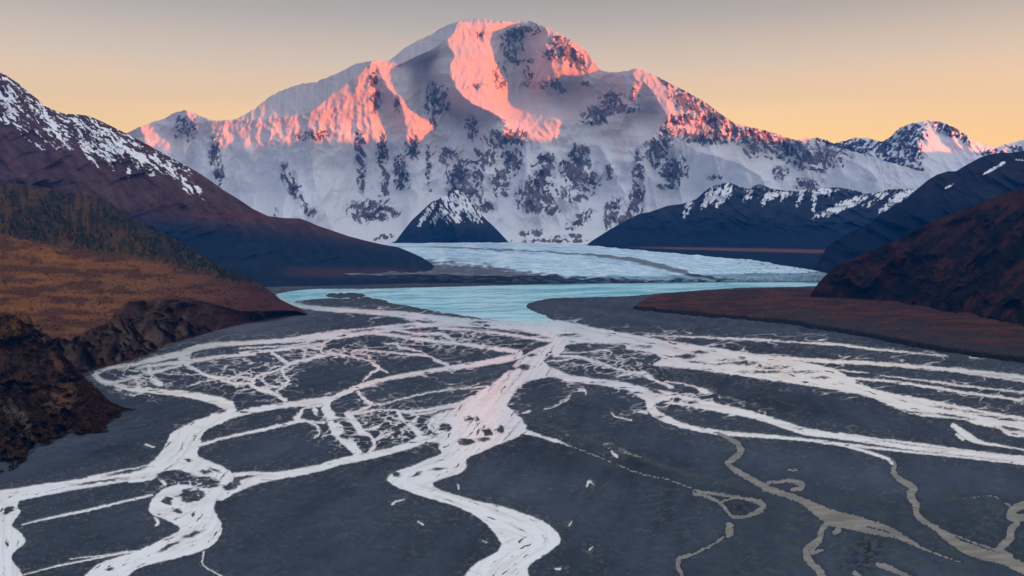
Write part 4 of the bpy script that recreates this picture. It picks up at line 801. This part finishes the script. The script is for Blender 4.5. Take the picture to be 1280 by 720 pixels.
# ================================================================== BRUSH AND TREES (uncountable ground cover)
rng = np.random.default_rng(7)
def scatter(name, fields, n, kind, label, mat, weight, hgt, wid, colr):
    """many small leafy clumps or conifers merged as one mass; fields = relief tuples"""
    V, Fc, Cc = [], [], []; base = 0
    for (fPX, fPY, fD, falb), nn, wf in zip(fields, n, weight):
        wgt = wf(fPX, fPY).reshape(-1); wgt = np.clip(wgt, 0, None); wgt = wgt / wgt.sum()
        idx = rng.choice(wgt.size, nn, p=wgt)
        Xf, Yf, Zf = P(fPX, fPY, fD)
        x, y, z = Xf.reshape(-1)[idx], Yf.reshape(-1)[idx], Zf.reshape(-1)[idx]
        x = x + rng.normal(0, 1.2, nn); h = hgt * rng.uniform(.45, 1.3, nn); w_ = wid * rng.uniform(.6, 1.3, nn)
        col = colr[0] + (np.array(colr[1]) - colr[0]) * rng.random((nn, 1)) ** 1.5
        if kind == 'tree':
            m = 5
            for lo, hi, ww in ((0.08, .7, 1.0), (.38, 1.0, .62)):
                a = rng.random(nn) * 6.28
                ring = np.stack([np.stack([x + w_ * ww * np.cos(a + 6.283 * k / m) * rng.uniform(.7, 1.2, nn), y + w_ * ww * np.sin(a + 6.283 * k / m), z + h * lo], -1) for k in range(m)] + [np.stack([x, y, z + h * hi], -1)], 1)
                V.append(ring.reshape(-1, 3)); ids = base + np.arange(nn)[:, None] * (m + 1)
                for k in range(m): Fc.append(np.concatenate([ids + k, ids + (k + 1) % m, ids + m], 1))
                base += nn * (m + 1); Cc.append(np.repeat(col, m + 1, 0))
        else:
            for q in range(9):
                d = rng.normal(0, 1, (nn, 3)); d /= np.linalg.norm(d, axis=1)[:, None]; d[:, 2] = np.abs(d[:, 2])
                c = np.stack([x, y, z], -1) + d * np.stack([w_, w_, h], -1) * rng.uniform(.35, 1, (nn, 1))
                e = rng.normal(0, 1, (nn, 3, 3)) * (w_ * .42)[:, None, None]
                V.append((c[:, None] + e).reshape(-1, 3)); ids = base + np.arange(nn)[:, None] * 3
                Fc.append(np.concatenate([ids, ids + 1, ids + 2], 1)); base += nn * 3
                Cc.append(np.repeat(col * rng.uniform(.6, 1.4, (nn, 1)), 3, 0))
    V, Fc, Cc = np.concatenate(V), np.concatenate(Fc), np.concatenate(Cc)
    me = bpy.data.meshes.new(name); me.vertices.add(len(V)); me.vertices.foreach_set('co', V.astype(np.float32).reshape(-1))
    me.loops.add(Fc.size); me.loops.foreach_set('vertex_index', Fc.astype(np.int32).reshape(-1))
    me.polygons.add(len(Fc)); me.polygons.foreach_set('loop_start', np.arange(0, Fc.size, 3, dtype=np.int32)); me.polygons.foreach_set('loop_total', np.full(len(Fc), 3, np.int32))
    me.update(calc_edges=True)
    a = me.attributes.new('albedo', 'FLOAT_COLOR', 'POINT'); a.data.foreach_set('color', np.concatenate([Cc, np.ones((len(Cc), 1))], 1).astype(np.float32).reshape(-1))
    me.materials.append(mat); o = bpy.data.objects.new(name, me); C.objects.link(o); o['kind'] = 'stuff'; o['label'] = label
k = NT('foliage'); k.l(k.attr('albedo', True), k.b.inputs['Base Color']); k.b.inputs['Roughness'].default_value = .9; k.b.inputs['Specular IOR Level'].default_value = .1
M_fol = k.m
tbf = lambda X_: np.interp(X_, [p[0] for p in TREE_T], [p[1] for p in TREE_T])
ebf = lambda X_: np.interp(X_, [p[0] for p in EDGE_T], [p[1] for p in EDGE_T])
dk = [(68, 252, 18, 10, 1), (55, 275, 22, 20, .9), (145, 268, 18, 12, 1, 30), (125, 303, 14, 14, .9), (195, 298, 42, 14, 1, 32), (225, 318, 30, 9, .9, 33), (20, 282, 12, 14, .8), (90, 295, 14, 12, .8), (15, 250, 14, 10, .6), (280, 342, 22, 6, .8, 30)]
wt_tree = lambda a, b: (.05 + ell(a, b, dk)) * ss(tbf(a) + 3, tbf(a) - 3, b) * (a > -80) * (a < 330) * ss(-.3, .2, fbm(a / 12, b / 12, 0, 3, 170))
scatter('conifer_forest', [TUNDRA], [1600], 'tree', 'dark spruce stands scattered over the upper left hillside', M_fol, [wt_tree], 10.0, 2.4, (np.array([.010, .014, .014]), [.030, .034, .024]))
wt_b1 = lambda a, b: ss(ebf(a) + 60, ebf(a) + 5, b) * (a > -80) * (a < 340) * (.15 + ss(.0, .35, fbm(a / 30, b / 7, 0, 4, 171)))
wt_b2 = lambda a, b: (a > -60) * (a < 174) * (.1 + .9 * ss(90, 120, a) + ss(-.1, .3, fbm(a / 14, b / 14, 0, 4, 172))) * ss(.8, .2, ell(a, b, [(82, 492, 16, 12, 1, 40), (28, 525, 5, 30, 1, -36)]))
wt_b3 = lambda a, b: (a < 1340) * (.1 + ss(-.1, .3, fbm((a + b) / 20, (a - b) / 20, 0, 4, 173)))
scatter('brush', [TUNDRA, BLUFF, SLOPE], [3500, 9000, 6500], 'bush', 'low autumn brush covering the hillsides beside the plain', M_fol, [wt_b1, wt_b2, wt_b3], 1.7, 1.9, (np.array([.020, .011, .008]), [.070, .030, .014]))

# ================================================================== HAZE
HAZE = 2.9e-5
import bmesh
bm = bmesh.new(); bmesh.ops.create_cube(bm, size=1)
hx0, hx1, hy0, hy1, hz0, hz1 = -16000, 15700, -9000, 27500, -70, 4200
for vv in bm.verts:
    vv.co.x = hx0 if vv.co.x < 0 else hx1; vv.co.y = hy0 if vv.co.y < 0 else hy1; vv.co.z = hz0 if vv.co.z < 0 else hz1
hm = bpy.data.meshes.new('haze'); bm.to_mesh(hm); bm.free()
ho = bpy.data.objects.new('haze', hm); C.objects.link(ho); ho['kind'] = 'stuff'; ho['label'] = 'thin blue evening haze filling the valley'
hmat = bpy.data.materials.new('haze'); hmat.use_nodes = True; ht = hmat.node_tree; ht.nodes.clear()
ho_ = ht.nodes.new('ShaderNodeOutputMaterial'); hv = ht.nodes.new('ShaderNodeVolumePrincipled')
hv.inputs['Color'].default_value = (.01, .24, .85, 1); hv.inputs['Density'].default_value = HAZE
ht.links.new(hv.outputs[0], ho_.inputs['Volume']); hm.materials.append(hmat)

# ================================================================== SUN, SKY, CAMERA
SUN_EL = math.radians(1.6)
sv = np.array([0.95, -0.31, 0.0]); sv = sv / np.linalg.norm(sv) * math.cos(SUN_EL); sv[2] = math.sin(SUN_EL)
from mathutils import Vector
sl_ = bpy.data.lights.new('sun', 'SUN'); sl_.energy = 5.0; sl_.angle = math.radians(0.5); sl_.color = (1.0, 0.15, 0.0)
so = bpy.data.objects.new('sun', sl_); C.objects.link(so)
so.rotation_euler = Vector(sv).to_track_quat('Z', 'Y').to_euler(); so.location = (3000, -1000, 4000)

w = bpy.data.worlds.new('World'); SC.world = w; w.use_nodes = True
t = w.node_tree; t.nodes.clear()
out = t.nodes.new('ShaderNodeOutputWorld')
skyt = t.nodes.new('ShaderNodeTexSky'); skyt.sky_type = 'NISHITA'; skyt.sun_disc = False
skyt.sun_elevation = SUN_EL; skyt.sun_rotation = math.atan2(sv[0], sv[1]); skyt.altitude = 600
b1 = t.nodes.new('ShaderNodeBackground'); b1.inputs[1].default_value = 0.05
t.links.new(skyt.outputs[0], b1.inputs[0])
# twilight gradient of the air: peach at the horizon, mauve-grey above, blue overhead
tc = t.nodes.new('ShaderNodeTexCoord'); sx = t.nodes.new('ShaderNodeSeparateXYZ'); t.links.new(tc.outputs['Generated'], sx.inputs[0])
mr = t.nodes.new('ShaderNodeMapRange'); mr.inputs[1].default_value = -.02; mr.inputs[2].default_value = 1.0; t.links.new(sx.outputs[2], mr.inputs[0])
def ramp(stops, sock):
    cr = t.nodes.new('ShaderNodeValToRGB'); t.links.new(sock, cr.inputs[0]); el = cr.color_ramp.elements
    while len(el) > 1: el.remove(el[0])
    el[0].position = stops[0][0]; el[0].color = stops[0][1] + (1,)
    for p, c in stops[1:]:
        e = el.new(p); e.color = c + (1,)
    return cr.outputs[0]
c_front = ramp([(0.0, (1.45, .80, .12)), (.10, (1.36, .76, .16)), (.14, (1.24, .73, .24)), (.19, (.76, .52, .31)), (.235, (.44, .33, .235)), (.275, (.26, .215, .165)), (.45, (.38, .38, .40)), (.7, (.56, .58, .64)), (1.0, (.60, .63, .72))], mr.outputs[0])
c_rear = ramp([(0.0, (.40, .38, .40)), (.2, (.40, .39, .43)), (.45, (.43, .44, .49)), (.7, (.56, .58, .64)), (1.0, (.60, .63, .72))], mr.outputs[0])
my = t.nodes.new('ShaderNodeMapRange'); my.interpolation_type = 'SMOOTHSTEP'; my.inputs[1].default_value = -.5; my.inputs[2].default_value = .45; t.links.new(sx.outputs[1], my.inputs[0])
mc = t.nodes.new('ShaderNodeMix'); mc.data_type = 'RGBA'; t.links.new(my.outputs[0], mc.inputs[0]); t.links.new(c_rear, mc.inputs[6]); t.links.new(c_front, mc.inputs[7])
b2 = t.nodes.new('ShaderNodeBackground'); b2.inputs[1].default_value = .51; mxr = t.nodes.new('ShaderNodeMapRange'); mxr.inputs[1].default_value = -1; mxr.inputs[2].default_value = 1; t.links.new(sx.outputs[0], mxr.inputs[0])
side = ramp([(0.0, (.34, .35, .38)), (.25, (.96, .94, .92)), (.5, (1, 1, 1)), (.75, (1.13, 1.05, .90)), (1.0, (2.2, 2.1, 2.05))], mxr.outputs[0])
ml = t.nodes.new('ShaderNodeMix'); ml.data_type = 'RGBA'; ml.blend_type = 'MULTIPLY'; ml.inputs[0].default_value = 1; t.links.new(mc.outputs[2], ml.inputs[6]); t.links.new(side, ml.inputs[7])
t.links.new(ml.outputs[2], b2.inputs[0])
ad = t.nodes.new('ShaderNodeAddShader'); t.links.new(b1.outputs[0], ad.inputs[0]); t.links.new(b2.outputs[0], ad.inputs[1])
t.links.new(ad.outputs[0], out.inputs[0])

cam = bpy.data.cameras.new('camera'); cam.sensor_width = 36; cam.lens = F / 1280 * 36; cam.clip_start = 1; cam.clip_end = 200000
co = bpy.data.objects.new('camera', cam); C.objects.link(co); co.location = (0, 0, CAMH); co.rotation_euler = (math.pi / 2 - PITCH, 0, 0)
SC.camera = co
vs = SC.view_settings; vs.view_transform = 'Standard'; vs.look = 'None'; vs.exposure = 1.5; vs.gamma = 1; vs.use_curve_mapping = False
SC.cycles.max_bounces = 4; SC.cycles.use_denoising = True
